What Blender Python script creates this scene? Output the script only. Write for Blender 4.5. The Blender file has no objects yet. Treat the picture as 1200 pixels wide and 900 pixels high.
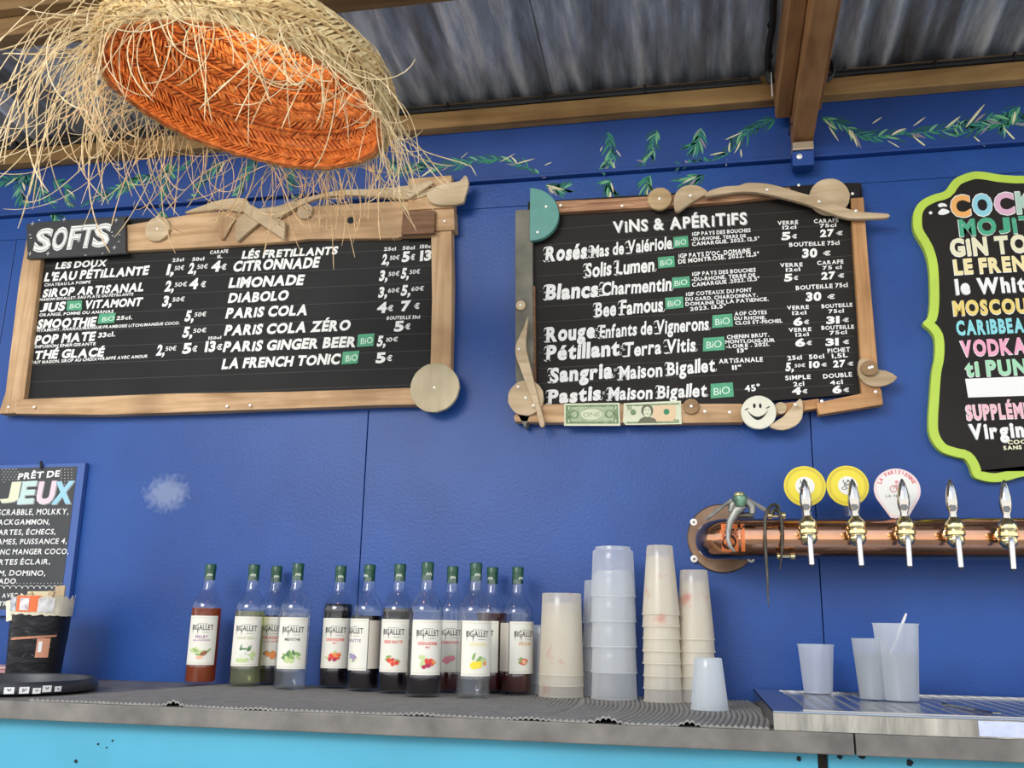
import bpy, bmesh, math, random
from math import sin, cos, pi, radians, atan2, sqrt
from mathutils import Vector, Matrix
random.seed(7)
SC = bpy.context.scene
COL = SC.collection

# ------------------------------------------------------------------ camera
F = 1088.4
YAW, PITCH, ROLL = .1948, .2499, .0186
CAM = Vector((0, -2.604, .19))
_base = Matrix(((1,0,0),(0,0,-1),(0,1,0)))
RC = Matrix.Rotation(YAW,3,'Z') @ Matrix.Rotation(PITCH,3,'X') @ _base @ Matrix.Rotation(ROLL,3,'Z')
cd = bpy.data.cameras.new('camera'); cam = bpy.data.objects.new('camera', cd); COL.objects.link(cam)
cam.matrix_world = Matrix.Translation(CAM) @ RC.to_4x4()
cd.sensor_fit = 'HORIZONTAL'; cd.sensor_width = 36; cd.lens = 36*F/1200; cd.clip_start = .05
SC.camera = cam

# ------------------------------------------------------------------ world, daylight
w = bpy.data.worlds.new('sky'); SC.world = w; w.use_nodes = True
nt = w.node_tree; nt.nodes.clear()
tc = nt.nodes.new('ShaderNodeTexCoord'); sx = nt.nodes.new('ShaderNodeSeparateXYZ')
nt.links.new(tc.outputs['Generated'], sx.inputs[0])
rp = nt.nodes.new('ShaderNodeValToRGB'); nt.links.new(sx.outputs['Z'], rp.inputs[0])
el = rp.color_ramp.elements
el[0].position = 0; el[0].color = (1,.97,.91,1); el[1].position = 1; el[1].color = (.42,.60,.95,1)
e = el.new(.25); e.color = (.86,.91,1,1)
bg = nt.nodes.new('ShaderNodeBackground'); bg.inputs[1].default_value = 1.7
nt.links.new(rp.outputs[0], bg.inputs[0])
out = nt.nodes.new('ShaderNodeOutputWorld'); nt.links.new(bg.outputs[0], out.inputs[0])

def area(name, loc, target, size, sizey, power, color):
    l = bpy.data.lights.new(name, 'AREA'); l.shape = 'RECTANGLE'; l.size = size; l.size_y = sizey
    l.energy = power; l.color = color
    o = bpy.data.objects.new(name, l); COL.objects.link(o); o.location = loc
    o.rotation_euler = (Vector(target)-Vector(loc)).to_track_quat('-Z','Y').to_euler()
    return o
area('daylight_from_open_side', (-2.1,-4.8,2.35), (-.5,0,.8), 2.2, 1.6, 150, (1,.97,.92))
SC.view_settings.view_transform = 'Standard'; SC.view_settings.look = 'None'
SC.view_settings.exposure = 0.0; SC.view_settings.gamma = 1; SC.view_settings.use_curve_mapping = False
SC.cycles.transparent_max_bounces = 40

# ------------------------------------------------------------------ photo pixel -> point on a real plane
def ray(px,py): return RC @ Vector((px-600, -(py-450), -F))
def L(px,py,y=0.):
    d = ray(px,py); return CAM + d*((y-CAM.y)/d.y)
def G(px,py,z=0.):
    d = ray(px,py); return CAM + d*((z-CAM.z)/d.z)

# ------------------------------------------------------------------ materials
def srgb(r,g,b):
    f = lambda c: (c/255/12.92) if c/255<=.04045 else ((c/255+.055)/1.055)**2.4
    return (f(r),f(g),f(b),1)
MATS = {}
def mat(name, col, rough=.6, metal=0, spec=.5, var=.0, vscale=8, bump=0, bscale=60, stretch=(1,1,1), trans=0, coat=0, bdist=.002):
    if name in MATS: return MATS[name]
    m = bpy.data.materials.new(name); m.use_nodes = True; n = m.node_tree; b = n.nodes['Principled BSDF']
    b.inputs['Base Color'].default_value = col; b.inputs['Roughness'].default_value = rough
    b.inputs['Metallic'].default_value = metal; b.inputs['Specular IOR Level'].default_value = spec
    b.inputs['Coat Weight'].default_value = coat
    if trans: b.inputs['Transmission Weight'].default_value = trans
    if var or bump:
        t = n.nodes.new('ShaderNodeTexCoord'); mp = n.nodes.new('ShaderNodeMapping'); mp.inputs['Scale'].default_value = stretch
        n.links.new(t.outputs['Object'], mp.inputs[0])
    if var:
        nz = n.nodes.new('ShaderNodeTexNoise'); nz.inputs['Scale'].default_value = vscale; nz.inputs['Detail'].default_value = 6
        n.links.new(mp.outputs[0], nz.inputs[0])
        r = n.nodes.new('ShaderNodeValToRGB')
        r.color_ramp.elements[0].position = .3; r.color_ramp.elements[1].position = .7
        r.color_ramp.elements[0].color = tuple(c*(1-var) for c in col[:3])+(1,)
        r.color_ramp.elements[1].color = tuple(min(1,c*(1+var)) for c in col[:3])+(1,)
        n.links.new(nz.outputs['Fac'], r.inputs[0]); n.links.new(r.outputs[0], b.inputs['Base Color'])
    if bump:
        nb = n.nodes.new('ShaderNodeTexNoise'); nb.inputs['Scale'].default_value = bscale; nb.inputs['Detail'].default_value = 3
        n.links.new(mp.outputs[0], nb.inputs[0])
        bp = n.nodes.new('ShaderNodeBump'); bp.inputs['Strength'].default_value = bump; bp.inputs['Distance'].default_value = bdist
        n.links.new(nb.outputs['Fac'], bp.inputs['Height']); n.links.new(bp.outputs[0], b.inputs['Normal'])
    MATS[name] = m; return m

def wood(name, c1, c2, axis='X', rough=.65, scale=1.0):
    """long grain along axis, with knots"""
    if name in MATS: return MATS[name]
    m = bpy.data.materials.new(name); m.use_nodes = True; n = m.node_tree; b = n.nodes['Principled BSDF']
    b.inputs['Roughness'].default_value = rough; b.inputs['Specular IOR Level'].default_value = .3
    t = n.nodes.new('ShaderNodeTexCoord'); mp = n.nodes.new('ShaderNodeMapping')
    s = {'X':(1.6,22,22),'Y':(22,1.6,22),'Z':(22,22,1.6)}[axis]
    mp.inputs['Scale'].default_value = tuple(v*scale for v in s)
    n.links.new(t.outputs['Object'], mp.inputs[0])
    nz = n.nodes.new('ShaderNodeTexNoise'); nz.inputs['Scale'].default_value = 2.2; nz.inputs['Detail'].default_value = 8; nz.inputs['Distortion'].default_value = .8
    n.links.new(mp.outputs[0], nz.inputs[0])
    r = n.nodes.new('ShaderNodeValToRGB'); r.color_ramp.elements[0].position = .32; r.color_ramp.elements[1].position = .66
    r.color_ramp.elements[0].color = c2; r.color_ramp.elements[1].color = c1
    n.links.new(nz.outputs['Fac'], r.inputs[0])
    n2 = n.nodes.new('ShaderNodeTexNoise'); n2.inputs['Scale'].default_value = 5; n2.inputs['Detail'].default_value = 3
    n.links.new(t.outputs['Object'], n2.inputs[0])
    mx = n.nodes.new('ShaderNodeMix'); mx.data_type = 'RGBA'; mx.blend_type = 'MULTIPLY'; mx.inputs[0].default_value = .55
    r2 = n.nodes.new('ShaderNodeValToRGB'); r2.color_ramp.elements[0].position = .35; r2.color_ramp.elements[0].color = (.45,.4,.36,1)
    r2.color_ramp.elements[1].position = .6; r2.color_ramp.elements[1].color = (1,1,1,1)
    n.links.new(n2.outputs['Fac'], r2.inputs[0])
    n.links.new(r.outputs[0], mx.inputs[6]); n.links.new(r2.outputs[0], mx.inputs[7])
    n.links.new(mx.outputs[2], b.inputs['Base Color'])
    bp = n.nodes.new('ShaderNodeBump'); bp.inputs['Strength'].default_value = .35; bp.inputs['Distance'].default_value = .001
    n.links.new(nz.outputs['Fac'], bp.inputs['Height']); n.links.new(bp.outputs[0], b.inputs['Normal'])
    MATS[name] = m; return m

def wall_paint():
    m = bpy.data.materials.new('blue_wall_paint'); m.use_nodes = True; n = m.node_tree; b = n.nodes['Principled BSDF']
    b.inputs['Roughness'].default_value = .42; b.inputs['Specular IOR Level'].default_value = .42
    t = n.nodes.new('ShaderNodeTexCoord')
    nz = n.nodes.new('ShaderNodeTexNoise'); nz.inputs['Scale'].default_value = 3; nz.inputs['Detail'].default_value = 5
    n.links.new(t.outputs['Object'], nz.inputs[0])
    r = n.nodes.new('ShaderNodeValToRGB'); r.color_ramp.elements[0].position=.3; r.color_ramp.elements[1].position=.75
    r.color_ramp.elements[0].color = BLUE_A; r.color_ramp.elements[1].color = BLUE_B
    n.links.new(nz.outputs['Fac'], r.inputs[0])
    # worn pale patch where a sticker was peeled off
    P = L(195,578)
    mp = n.nodes.new('ShaderNodeMapping'); mp.inputs['Location'].default_value = (-P.x/.085,0,-P.z/.062); mp.inputs['Scale'].default_value = (1/.085,0,1/.062)
    n.links.new(t.outputs['Object'], mp.inputs[0])
    ln = n.nodes.new('ShaderNodeVectorMath'); ln.operation='LENGTH'; n.links.new(mp.outputs[0], ln.inputs[0])
    n3 = n.nodes.new('ShaderNodeTexNoise'); n3.inputs['Scale'].default_value = 60; n.links.new(t.outputs['Object'], n3.inputs[0])
    ad = n.nodes.new('ShaderNodeMath'); ad.operation='ADD'; n.links.new(ln.outputs['Value'], ad.inputs[0]); n.links.new(n3.outputs['Fac'], ad.inputs[1])
    rr = n.nodes.new('ShaderNodeMapRange'); rr.inputs[1].default_value=.9; rr.inputs[2].default_value=1.5; rr.inputs[3].default_value=.28; rr.inputs[4].default_value=0
    n.links.new(ad.outputs[0], rr.inputs[0])
    mx = n.nodes.new('ShaderNodeMix'); mx.data_type='RGBA'; mx.inputs[7].default_value=(.55,.62,.68,1)
    n.links.new(rr.outputs[0], mx.inputs[0]); n.links.new(r.outputs[0], mx.inputs[6]); n.links.new(mx.outputs[2], b.inputs['Base Color'])
    nb = n.nodes.new('ShaderNodeTexNoise'); nb.inputs['Scale'].default_value=120; nb.inputs['Detail'].default_value=3
    n.links.new(t.outputs['Object'], nb.inputs[0])
    bp = n.nodes.new('ShaderNodeBump'); bp.inputs['Strength'].default_value=.32; bp.inputs['Distance'].default_value=.0025
    n.links.new(nb.outputs['Fac'], bp.inputs['Height']); n.links.new(bp.outputs[0], b.inputs['Normal'])
    MATS['blue_wall_paint']=m; return m
BLUE_A = (.007,.050,.235,1); BLUE_B = (.014,.080,.33,1)

def corrugated():
    m = bpy.data.materials.new('galvanised_sheet'); m.use_nodes = True; n = m.node_tree; b = n.nodes['Principled BSDF']
    b.inputs['Metallic'].default_value = .45; b.inputs['Roughness'].default_value=.38
    t = n.nodes.new('ShaderNodeTexCoord'); mp = n.nodes.new('ShaderNodeMapping'); mp.inputs['Scale'].default_value=(7,.9,1)
    n.links.new(t.outputs['Object'], mp.inputs[0])
    nz = n.nodes.new('ShaderNodeTexNoise'); nz.inputs['Scale'].default_value=2; nz.inputs['Detail'].default_value=9; nz.inputs['Roughness'].default_value=.65
    n.links.new(mp.outputs[0], nz.inputs[0])
    r = n.nodes.new('ShaderNodeValToRGB')
    e = r.color_ramp.elements; e[0].position=.3; e[0].color=(.16,.13,.11,1); e[1].position=.66; e[1].color=(1,1,1,1)
    a = e.new(.45); a.color=(.34,.36,.40,1); a = e.new(.55); a.color=(.55,.59,.66,1)
    n.links.new(nz.outputs['Fac'], r.inputs[0]); n.links.new(r.outputs[0], b.inputs['Base Color'])
    n2 = n.nodes.new('ShaderNodeTexNoise'); n2.inputs['Scale'].default_value=40; n2.inputs['Detail'].default_value=4; n.links.new(t.outputs['Object'], n2.inputs[0])
    mr = n.nodes.new('ShaderNodeMapRange'); mr.inputs[3].default_value=.3; mr.inputs[4].default_value=.6; n.links.new(n2.outputs['Fac'], mr.inputs[0]); n.links.new(mr.outputs[0], b.inputs['Roughness'])
    return m

def frosted(name, col, alpha, stain=False):
    m = bpy.data.materials.new(name); m.use_nodes = True; n = m.node_tree; n.nodes.clear()
    o = n.nodes.new('ShaderNodeOutputMaterial'); tr = n.nodes.new('ShaderNodeBsdfTransparent'); tr.inputs[0].default_value=(.96,.97,.98,1)
    df = n.nodes.new('ShaderNodeBsdfDiffuse'); df.inputs[0].default_value=col
    tl = n.nodes.new('ShaderNodeBsdfTranslucent'); tl.inputs[0].default_value=col
    if stain:
        t = n.nodes.new('ShaderNodeNewGeometry'); nz = n.nodes.new('ShaderNodeTexNoise'); nz.inputs['Scale'].default_value=16; nz.inputs['Detail'].default_value=4; n.links.new(t.outputs['Position'], nz.inputs[0])
        r = n.nodes.new('ShaderNodeValToRGB'); r.color_ramp.elements[0].position=.60; r.color_ramp.elements[0].color=col; r.color_ramp.elements[1].position=.74; r.color_ramp.elements[1].color=(.92,.50,.38,1)
        n.links.new(nz.outputs['Fac'], r.inputs[0]); n.links.new(r.outputs[0], df.inputs[0]); n.links.new(r.outputs[0], tl.inputs[0])
    gl = n.nodes.new('ShaderNodeBsdfGlossy'); gl.inputs['Roughness'].default_value=.22
    m1 = n.nodes.new('ShaderNodeMixShader'); m1.inputs[0].default_value=.45; n.links.new(df.outputs[0], m1.inputs[1]); n.links.new(tl.outputs[0], m1.inputs[2])
    fr = n.nodes.new('ShaderNodeLayerWeight'); fr.inputs[0].default_value=.35
    mr = n.nodes.new('ShaderNodeMapRange'); mr.inputs[3].default_value=alpha; mr.inputs[4].default_value=min(1,alpha+.4); n.links.new(fr.outputs['Facing'], mr.inputs[0])
    m2 = n.nodes.new('ShaderNodeMixShader'); n.links.new(mr.outputs[0], m2.inputs[0]); n.links.new(tr.outputs[0], m2.inputs[1]); n.links.new(m1.outputs[0], m2.inputs[2])
    m3 = n.nodes.new('ShaderNodeMixShader'); m3.inputs[0].default_value=.05; n.links.new(m2.outputs[0], m3.inputs[1]); n.links.new(gl.outputs[0], m3.inputs[2])
    n.links.new(m3.outputs[0], o.inputs[0]); MATS[name]=m; return m

def thin_glass(name, tint=(.93,.95,.96,1), gloss=.08, fac=.25):
    m = bpy.data.materials.new(name); m.use_nodes = True; n = m.node_tree; n.nodes.clear()
    o = n.nodes.new('ShaderNodeOutputMaterial'); tr = n.nodes.new('ShaderNodeBsdfTransparent'); tr.inputs[0].default_value=tint
    gl = n.nodes.new('ShaderNodeBsdfGlossy'); gl.inputs['Roughness'].default_value=gloss
    fr = n.nodes.new('ShaderNodeLayerWeight'); fr.inputs[0].default_value=.5
    pw=n.nodes.new('ShaderNodeMath'); pw.operation='POWER'; pw.inputs[1].default_value=4; n.links.new(fr.outputs['Facing'],pw.inputs[0])
    mr=n.nodes.new('ShaderNodeMapRange'); mr.inputs[3].default_value=fac; mr.inputs[4].default_value=.55; n.links.new(pw.outputs[0],mr.inputs[0])
    nz = n.nodes.new('ShaderNodeTexNoise'); nz.inputs['Scale'].default_value=45; t = n.nodes.new('ShaderNodeTexCoord'); n.links.new(t.outputs['Object'], nz.inputs[0])
    bp = n.nodes.new('ShaderNodeBump'); bp.inputs['Strength'].default_value=.12; bp.inputs['Distance'].default_value=.003
    n.links.new(nz.outputs['Fac'], bp.inputs['Height']); n.links.new(bp.outputs[0], gl.inputs['Normal'])
    mx = n.nodes.new('ShaderNodeMixShader'); n.links.new(mr.outputs[0], mx.inputs[0]); n.links.new(tr.outputs[0], mx.inputs[1]); n.links.new(gl.outputs[0], mx.inputs[2])
    n.links.new(mx.outputs[0], o.inputs[0]); MATS[name]=m; return m

def clear_liquid(name, tint, dens=.3):
    m = bpy.data.materials.new(name); m.use_nodes = True; n = m.node_tree; n.nodes.clear()
    o = n.nodes.new('ShaderNodeOutputMaterial'); tr = n.nodes.new('ShaderNodeBsdfTransparent'); tr.inputs[0].default_value=tint
    df = n.nodes.new('ShaderNodeBsdfDiffuse'); df.inputs[0].default_value=tint
    tl = n.nodes.new('ShaderNodeBsdfTranslucent'); tl.inputs[0].default_value=tint
    ad = n.nodes.new('ShaderNodeMixShader'); n.links.new(df.outputs[0], ad.inputs[1]); n.links.new(tl.outputs[0], ad.inputs[2])
    mx = n.nodes.new('ShaderNodeMixShader'); mx.inputs[0].default_value=dens; n.links.new(tr.outputs[0], mx.inputs[1]); n.links.new(ad.outputs[0], mx.inputs[2])
    gl = n.nodes.new('ShaderNodeBsdfGlossy'); gl.inputs['Roughness'].default_value=.08
    m3 = n.nodes.new('ShaderNodeMixShader'); m3.inputs[0].default_value=.04; n.links.new(mx.outputs[0], m3.inputs[1]); n.links.new(gl.outputs[0], m3.inputs[2])
    n.links.new(m3.outputs[0], o.inputs[0]); MATS[name]=m; return m

# ------------------------------------------------------------------ mesh builder
class MB:
    def __init__(s): s.v=[]; s.f=[]
    def add(s, vs, fs):
        k=len(s.v); s.v += [tuple(v) for v in vs]; s.f += [tuple(i+k for i in f) for f in fs]; return s
    def box(s, x0,x1,y0,y1,z0,z1):
        return s.add([(x0,y0,z0),(x1,y0,z0),(x1,y1,z0),(x0,y1,z0),(x0,y0,z1),(x1,y0,z1),(x1,y1,z1),(x0,y1,z1)],
                     [(0,3,2,1),(4,5,6,7),(0,1,5,4),(1,2,6,5),(2,3,7,6),(3,0,4,7)])
    def quad(s,a,b,c,d): return s.add([a,b,c,d],[(0,1,2,3)])
    def prism(s, pts, y0, y1):
        """pts: (x,z) outline; y0 front (nearer camera), y1 back"""
        A = sum(pts[i][0]*pts[(i+1)%len(pts)][1]-pts[(i+1)%len(pts)][0]*pts[i][1] for i in range(len(pts)))
        if A<0: pts = pts[::-1]
        n=len(pts)
        vs=[(p[0],y0,p[1]) for p in pts]+[(p[0],y1,p[1]) for p in pts]
        fs=[tuple(range(n)), tuple(range(2*n-1,n-1,-1))]+[(i+n,(i+1)%n+n,(i+1)%n,i) for i in range(n)]
        return s.add(vs,fs)
    def tube(s, path, r, n=6, cap=True, flat=1.0):
        path=[Vector(p) for p in path]; m=len(path)
        rs = r if hasattr(r,'__len__') else [r]*m
        t0=(path[1]-path[0]).normalized()
        up=Vector((0,0,1)) if abs(t0.z)<.9 else Vector((1,0,0))
        u=t0.cross(up).normalized(); vs=[]
        for i,p in enumerate(path):
            t=(path[min(i+1,m-1)]-path[max(i-1,0)])
            t=t.normalized() if t.length>1e-9 else t0
            u=(u-t*u.dot(t)); u=u.normalized() if u.length>1e-6 else t.orthogonal().normalized()
            w_=t.cross(u)
            for k in range(n):
                a=2*pi*k/n; vs.append(p+(u*cos(a)+w_*sin(a)*flat)*rs[i])
        fs=[(i*n+k,i*n+(k+1)%n,(i+1)*n+(k+1)%n,(i+1)*n+k) for i in range(m-1) for k in range(n)]
        if cap: fs+= [tuple(range(n-1,-1,-1)), tuple(range((m-1)*n,m*n))]
        return s.add(vs,fs)
    def lathe(s, prof, c=(0,0,0), axis='Z', n=24, cap0=True, cap1=True, a0=0, a1=2*pi):
        c=Vector(c); m=len(prof); full=abs(a1-a0-2*pi)<1e-6; nn=n if full else n+1; vs=[]
        for r,z in prof:
            for k in range(nn):
                a=a0+(a1-a0)*k/n; x,y=r*cos(a),r*sin(a)
                q={'Z':(x,y,z),'Y':(x,-z,y),'X':(z,x,y)}[axis]
                vs.append(c+Vector(q))
        lim = nn if full else nn-1
        fs=[(i*nn+k,i*nn+(k+1)%nn,(i+1)*nn+(k+1)%nn,(i+1)*nn+k) for i in range(m-1) for k in range(lim)]
        if full and cap0 and prof[0][0]>1e-6: fs.append(tuple(range(nn-1,-1,-1)))
        if full and cap1 and prof[-1][0]>1e-6: fs.append(tuple(range((m-1)*nn,m*nn)))
        return s.add(vs,fs)
    def xf(s, M, k=0):
        s.v = s.v[:k]+[tuple(M@Vector(v)) for v in s.v[k:]]; return s

WLOC = {}
def build(name, mb, material, parent=None, smooth=False, bevel=0, local=False, fix=True):
    """one mesh object; vertices are world positions unless local"""
    off = Vector((0,0,0))
    if parent is not None and not local: off = WLOC[parent.name]
    me = bpy.data.meshes.new(name)
    me.from_pydata([tuple(Vector(v)-off) for v in mb.v] if off.length else mb.v, [], mb.f)
    if fix:
        b=bmesh.new(); b.from_mesh(me); bmesh.ops.recalc_face_normals(b, faces=b.faces); b.to_mesh(me); b.free()
    if smooth:
        me.polygons.foreach_set('use_smooth',[True]*len(me.polygons))
        try: me.set_sharp_from_angle(angle=radians(40))
        except Exception: pass
    me.materials.append(material)
    o=bpy.data.objects.new(name, me); COL.objects.link(o)
    if bevel:
        bv=o.modifiers.new('bevel','BEVEL'); bv.width=bevel; bv.segments=2; bv.limit_method='ANGLE'; bv.angle_limit=radians(50)
    if parent is not None: o.parent=parent; WLOC[o.name]=WLOC[parent.name]
    else: WLOC[o.name]=Vector((0,0,0))
    return o
def thing(name, label, cat, loc=(0,0,0), group=None, rz=0):
    o=bpy.data.objects.new(name,None); COL.objects.link(o); o.location=loc; o.rotation_euler=(0,0,rz); o.empty_display_size=.05
    o['label']=label; o['category']=cat
    if group: o['group']=group
    WLOC[o.name]=Vector(loc); return o
def tag(o,label,cat,group=None):
    o['label']=label; o['category']=cat
    if group: o['group']=group
    return o
def struct(name, mb=None, m=None, bevel=0, smooth=False):
    if mb is None:
        o=bpy.data.objects.new(name,None); COL.objects.link(o); WLOC[o.name]=Vector((0,0,0))
    else: o=build(name,mb,m,bevel=bevel,smooth=smooth)
    o['kind']='structure'; return o
def copy_tree(o, loc, rz=None, label=None):
    r=o.copy(); COL.objects.link(r); r.location=loc
    if rz is not None: r.rotation_euler=(0,0,rz)
    if label: r['label']=label
    for c in o.children:
        d=c.copy(); COL.objects.link(d); d.parent=r
        for g in c.children:
            h=g.copy(); COL.objects.link(h); h.parent=d
    return r
def pxpoly(pts, y=0.): return [(L(x,yy,y).x, L(x,yy,y).z) for x,yy in pts]
def smoothpoly(pts, sub=4, closed=True):
    n=len(pts); out=[]
    rng = range(n) if closed else range(n-1)
    for i in rng:
        p0=pts[(i-1)%n] if closed or i>0 else pts[0]; p1=pts[i]; p2=pts[(i+1)%n]; p3=pts[(i+2)%n] if closed or i<n-2 else pts[-1]
        for k in range(sub):
            t=k/sub; out.append(tuple(.5*((2*b)+(-a+c)*t+(2*a-5*b+4*c-d)*t*t+(-a+3*b-3*c+d)*t**3) for a,b,c,d in zip(p0,p1,p2,p3)))
    if not closed: out.append(tuple(pts[-1]))
    return out
def disc_px(cx,cy,rpx,y=0.,n=28, rx=None, jit=0):
    c=L(cx,cy,y); r=(L(cx,cy-rpx,y)-c).length
    return [(c.x+r*(1+random.uniform(-jit,jit))*cos(2*pi*k/n)*(rx or 1), c.z+r*(1+random.uniform(-jit,jit))*sin(2*pi*k/n)) for k in range(n)]

# ------------------------------------------------------------------ lettering from glyph shapes
GL={}
def load_glyphs(chars, weights):
    tmp=[]
    for w_ in weights:
        for ch in chars:
            c=bpy.data.curves.new('g','FONT'); c.body=ch; c.size=1; c.offset=w_; c.resolution_u=3; c.fill_mode='FRONT'; c.dimensions='2D'
            o=bpy.data.objects.new('g',c); COL.objects.link(o); tmp.append((w_,ch,o,c))
    dg=bpy.context.evaluated_depsgraph_get(); dg.update()
    for w_,ch,o,c in tmp:
        ev=o.evaluated_get(dg); me=ev.to_mesh()
        vs=[(v.co.x,v.co.y) for v in me.vertices]; fs=[tuple(p.vertices) for p in me.polygons]
        if vs:
            mn=min(v[0] for v in vs); GL[(w_,ch)]=([(v[0]-mn,v[1]) for v in vs],fs,max(v[0] for v in vs)-mn)
        ev.to_mesh_clear()
    for w_,ch,o,c in tmp:
        bpy.data.objects.remove(o); bpy.data.curves.remove(c)
CH=sorted(set("ABCDEFGHIJKLMNOPQRSTUVWXYZabcdefghijklmnopqrstuvwxyz0123456789.,-='&€°/+()ÉÔÊÈéÀ:!"))
WT=(.0,.018,.034,.05)
load_glyphs(CH,WT)
CAPH=max(v[1] for v in GL[(.0,'H')][0])
for w_ in WT:      # capital J sits on the baseline and is as tall as the rest
    g_=GL[(w_,'J')]; lo=min(v[1] for v in g_[0]); hi=max(v[1] for v in g_[0]); GL[(w_,'J')]=([(v[0]*1.5,(v[1]-lo)/(hi-lo)*CAPH*1.03) for v in g_[0]],g_[1],g_[2]*1.5)

def layout(text, width, cap, weight=.034, jit=.04, gap=.07, shear=0., space=.28, seed=None, swash=False):
    """returns 2-d verts, faces for the string fitted to width with cap height cap"""
    rnd=random.Random(seed if seed is not None else sum((i+1)*ord(c) for i,c in enumerate(text)))
    s=cap/CAPH; items=[]; pen=0
    for ch in text:
        if ch==' ': pen+=space; continue
        g=GL.get((weight,ch))
        if g is None: continue
        items.append((g+(ch,),pen,rnd.uniform(-jit,jit),rnd.uniform(-jit,jit),rnd.uniform(-jit,jit)*.8)); pen+=g[2]+gap
    tot=max(pen-gap,.05); sx_=width/tot; sx_=min(sx_,s*1.7); offx=(width-tot*sx_)/2; V=[];Fc=[]
    for g,p,dy,dr,ds in items:
        k=len(V)
        for (x,y) in g[0]:
            xc=x-g[2]/2; y2=y*(1+ds); xr=xc*cos(dr)-y2*sin(dr)*.6; yr=xc*sin(dr)+y2*cos(dr)
            V.append((offx+(p+g[2]/2+xr)*sx_+shear*yr*s, (yr+dy*CAPH*.5)*s))
        Fc+=[tuple(i+k for i in f) for f in g[1]]
        if swash and g[3].isupper():
            x0=offx+p*sx_; u=cap
            for pts,wd in (([(x0-.16*u,.05*u),(x0-.02*u,-.03*u),(x0+.16*u,.01*u),(x0+.30*u,-.05*u)],.055*u),([(x0-.14*u,.74*u),(x0-.05*u,.96*u),(x0+.10*u,1.0*u),(x0+.26*u,.95*u)],.05*u),([(x0-.10*u,.45*u),(x0+.0*u,.52*u),(x0+.10*u,.50*u)],.04*u)):
                k=len(V); n=len(pts)
                for q,(a_,b_) in enumerate(pts):
                    h=wd*(.35 if q in (0,n-1) else 1); V+=[(a_,b_-h),(a_,b_+h)]
                Fc+=[(k+2*q,k+2*q+2,k+2*q+3,k+2*q+1) for q in range(n-1)]
    if swash and items and text[-1].islower():
        x1=offx+tot*sx_; u=cap; pts=[(x1-.10*u,.02*u),(x1+.04*u,-.04*u),(x1+.14*u,.04*u),(x1+.12*u,.14*u)]; k=len(V)
        for q,(a_,b_) in enumerate(pts): V+=[(a_-.015*u,b_-.03*u),(a_+.015*u,b_+.03*u)]
        Fc+=[(k+2*q,k+2*q+2,k+2*q+3,k+2*q+1) for q in range(3)]
    return V,Fc
def letters(parent, text, a, b, hpx, m, y, weight=.034, jit=.05, shear=.08, gap=.07, name='lettering', seed=None, shadow=None, swash=False):
    """hand painted words between two photo points on the board plane y"""
    A=L(a[0],a[1],y); B=L(b[0],b[1],y); d=(B-A); W=d.length; d.normalize(); u=Vector((-d.z,0,d.x))
    cap=(L(a[0],a[1]-hpx,y)-A).length*(.87 if hpx>6.5 else .82)
    V,Fc=layout(text,W,cap,weight,jit,gap,shear,seed=seed,swash=swash)
    if shadow:
        s=MB(); s.add([A+d*(p[0]+cap*.07)+u*(p[1]-cap*.07)+Vector((0,.0004,0)) for p in V],Fc); build('lettering_shadow',s,shadow,parent,fix=False)
    mb=MB(); mb.add([A+d*p[0]+u*p[1] for p in V],Fc)
    return build(name,mb,m,parent,fix=False)

# ------------------------------------------------------------------ palette
M_WALL=wall_paint(); M_SHEET=corrugated()
M_FASC=mat('blue_fascia_paint',(.006,.048,.235,1),.5,var=.15,vscale=6,bump=.2,bscale=30)
M_CYAN=mat('turquoise_panel',(.07,.36,.50,1),.55,var=.1,vscale=3,bump=.15,bscale=20)
M_STONE=mat('grey_stone_laminate',(.165,.15,.13,1),.5,var=.35,vscale=14,bump=.1,bscale=30)
M_BEAM=wood('beam_pine',(.46,.28,.11,1),(.27,.145,.05,1),'X',.6,.5)
M_RAFT=wood('rafter_pine',(.38,.20,.08,1),(.22,.10,.04,1),'Y',.6,.5)
M_OAKX=wood('frame_oak_x',(.70,.47,.27,1),(.48,.29,.14,1),'X',.65)
M_OAKZ=wood('frame_oak_z',(.70,.47,.27,1),(.48,.29,.14,1),'Z',.65)
M_ORZ=wood('orange_pine_z',(.64,.36,.16,1),(.44,.22,.085,1),'Z',.6)
M_ORX=wood('orange_pine_x',(.64,.36,.16,1),(.44,.22,.085,1),'X',.6)
M_BROWN=wood('brown_block',(.27,.14,.07,1),(.16,.08,.04,1),'X',.6,2)
M_DRIFT=wood('driftwood',(.72,.57,.38,1),(.52,.39,.23,1),'X',.75,.8)
M_BOARD=mat('blackboard',(.012,.012,.012,1),.6,spec=.25,var=.25,vscale=5,bump=.08,bscale=40)
M_BOARD2=mat('brown_blackboard',(.014,.011,.009,1),.6,spec=.25,var=.25,vscale=5,bump=.08,bscale=40)
M_SLATE=mat('slate_grey_board',(.035,.036,.038,1),.6,var=.2,vscale=9)
M_RULE=mat('ruled_line',(.05,.05,.05,1),.7)
M_WHITE=mat('white_paint',(.86,.86,.83,1),.6)
M_GREY=mat('grey_paint',(.30,.31,.31,1),.6)
M_GREEN=mat('green_label_paint',(.075,.36,.19,1),.6,var=.15,vscale=80)
M_MINTW=mat('pale_green_paint',(.72,.88,.76,1),.6)
M_BLACK=mat('black_rubber',(.012,.012,.013,1),.5)
M_SCREW=mat('white_screw',(.85,.82,.76,1),.35,metal=.3)
M_DARK=mat('dark_gap',(.01,.012,.02,1),.9)
M_STEEL=mat('stainless_steel',(.36,.35,.32,1),.2,metal=1,var=.4,vscale=3,bump=.5,bscale=7,stretch=(5,1,.5),bdist=.012)  # light and dark streaks in the colour stand in for reflections
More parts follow.
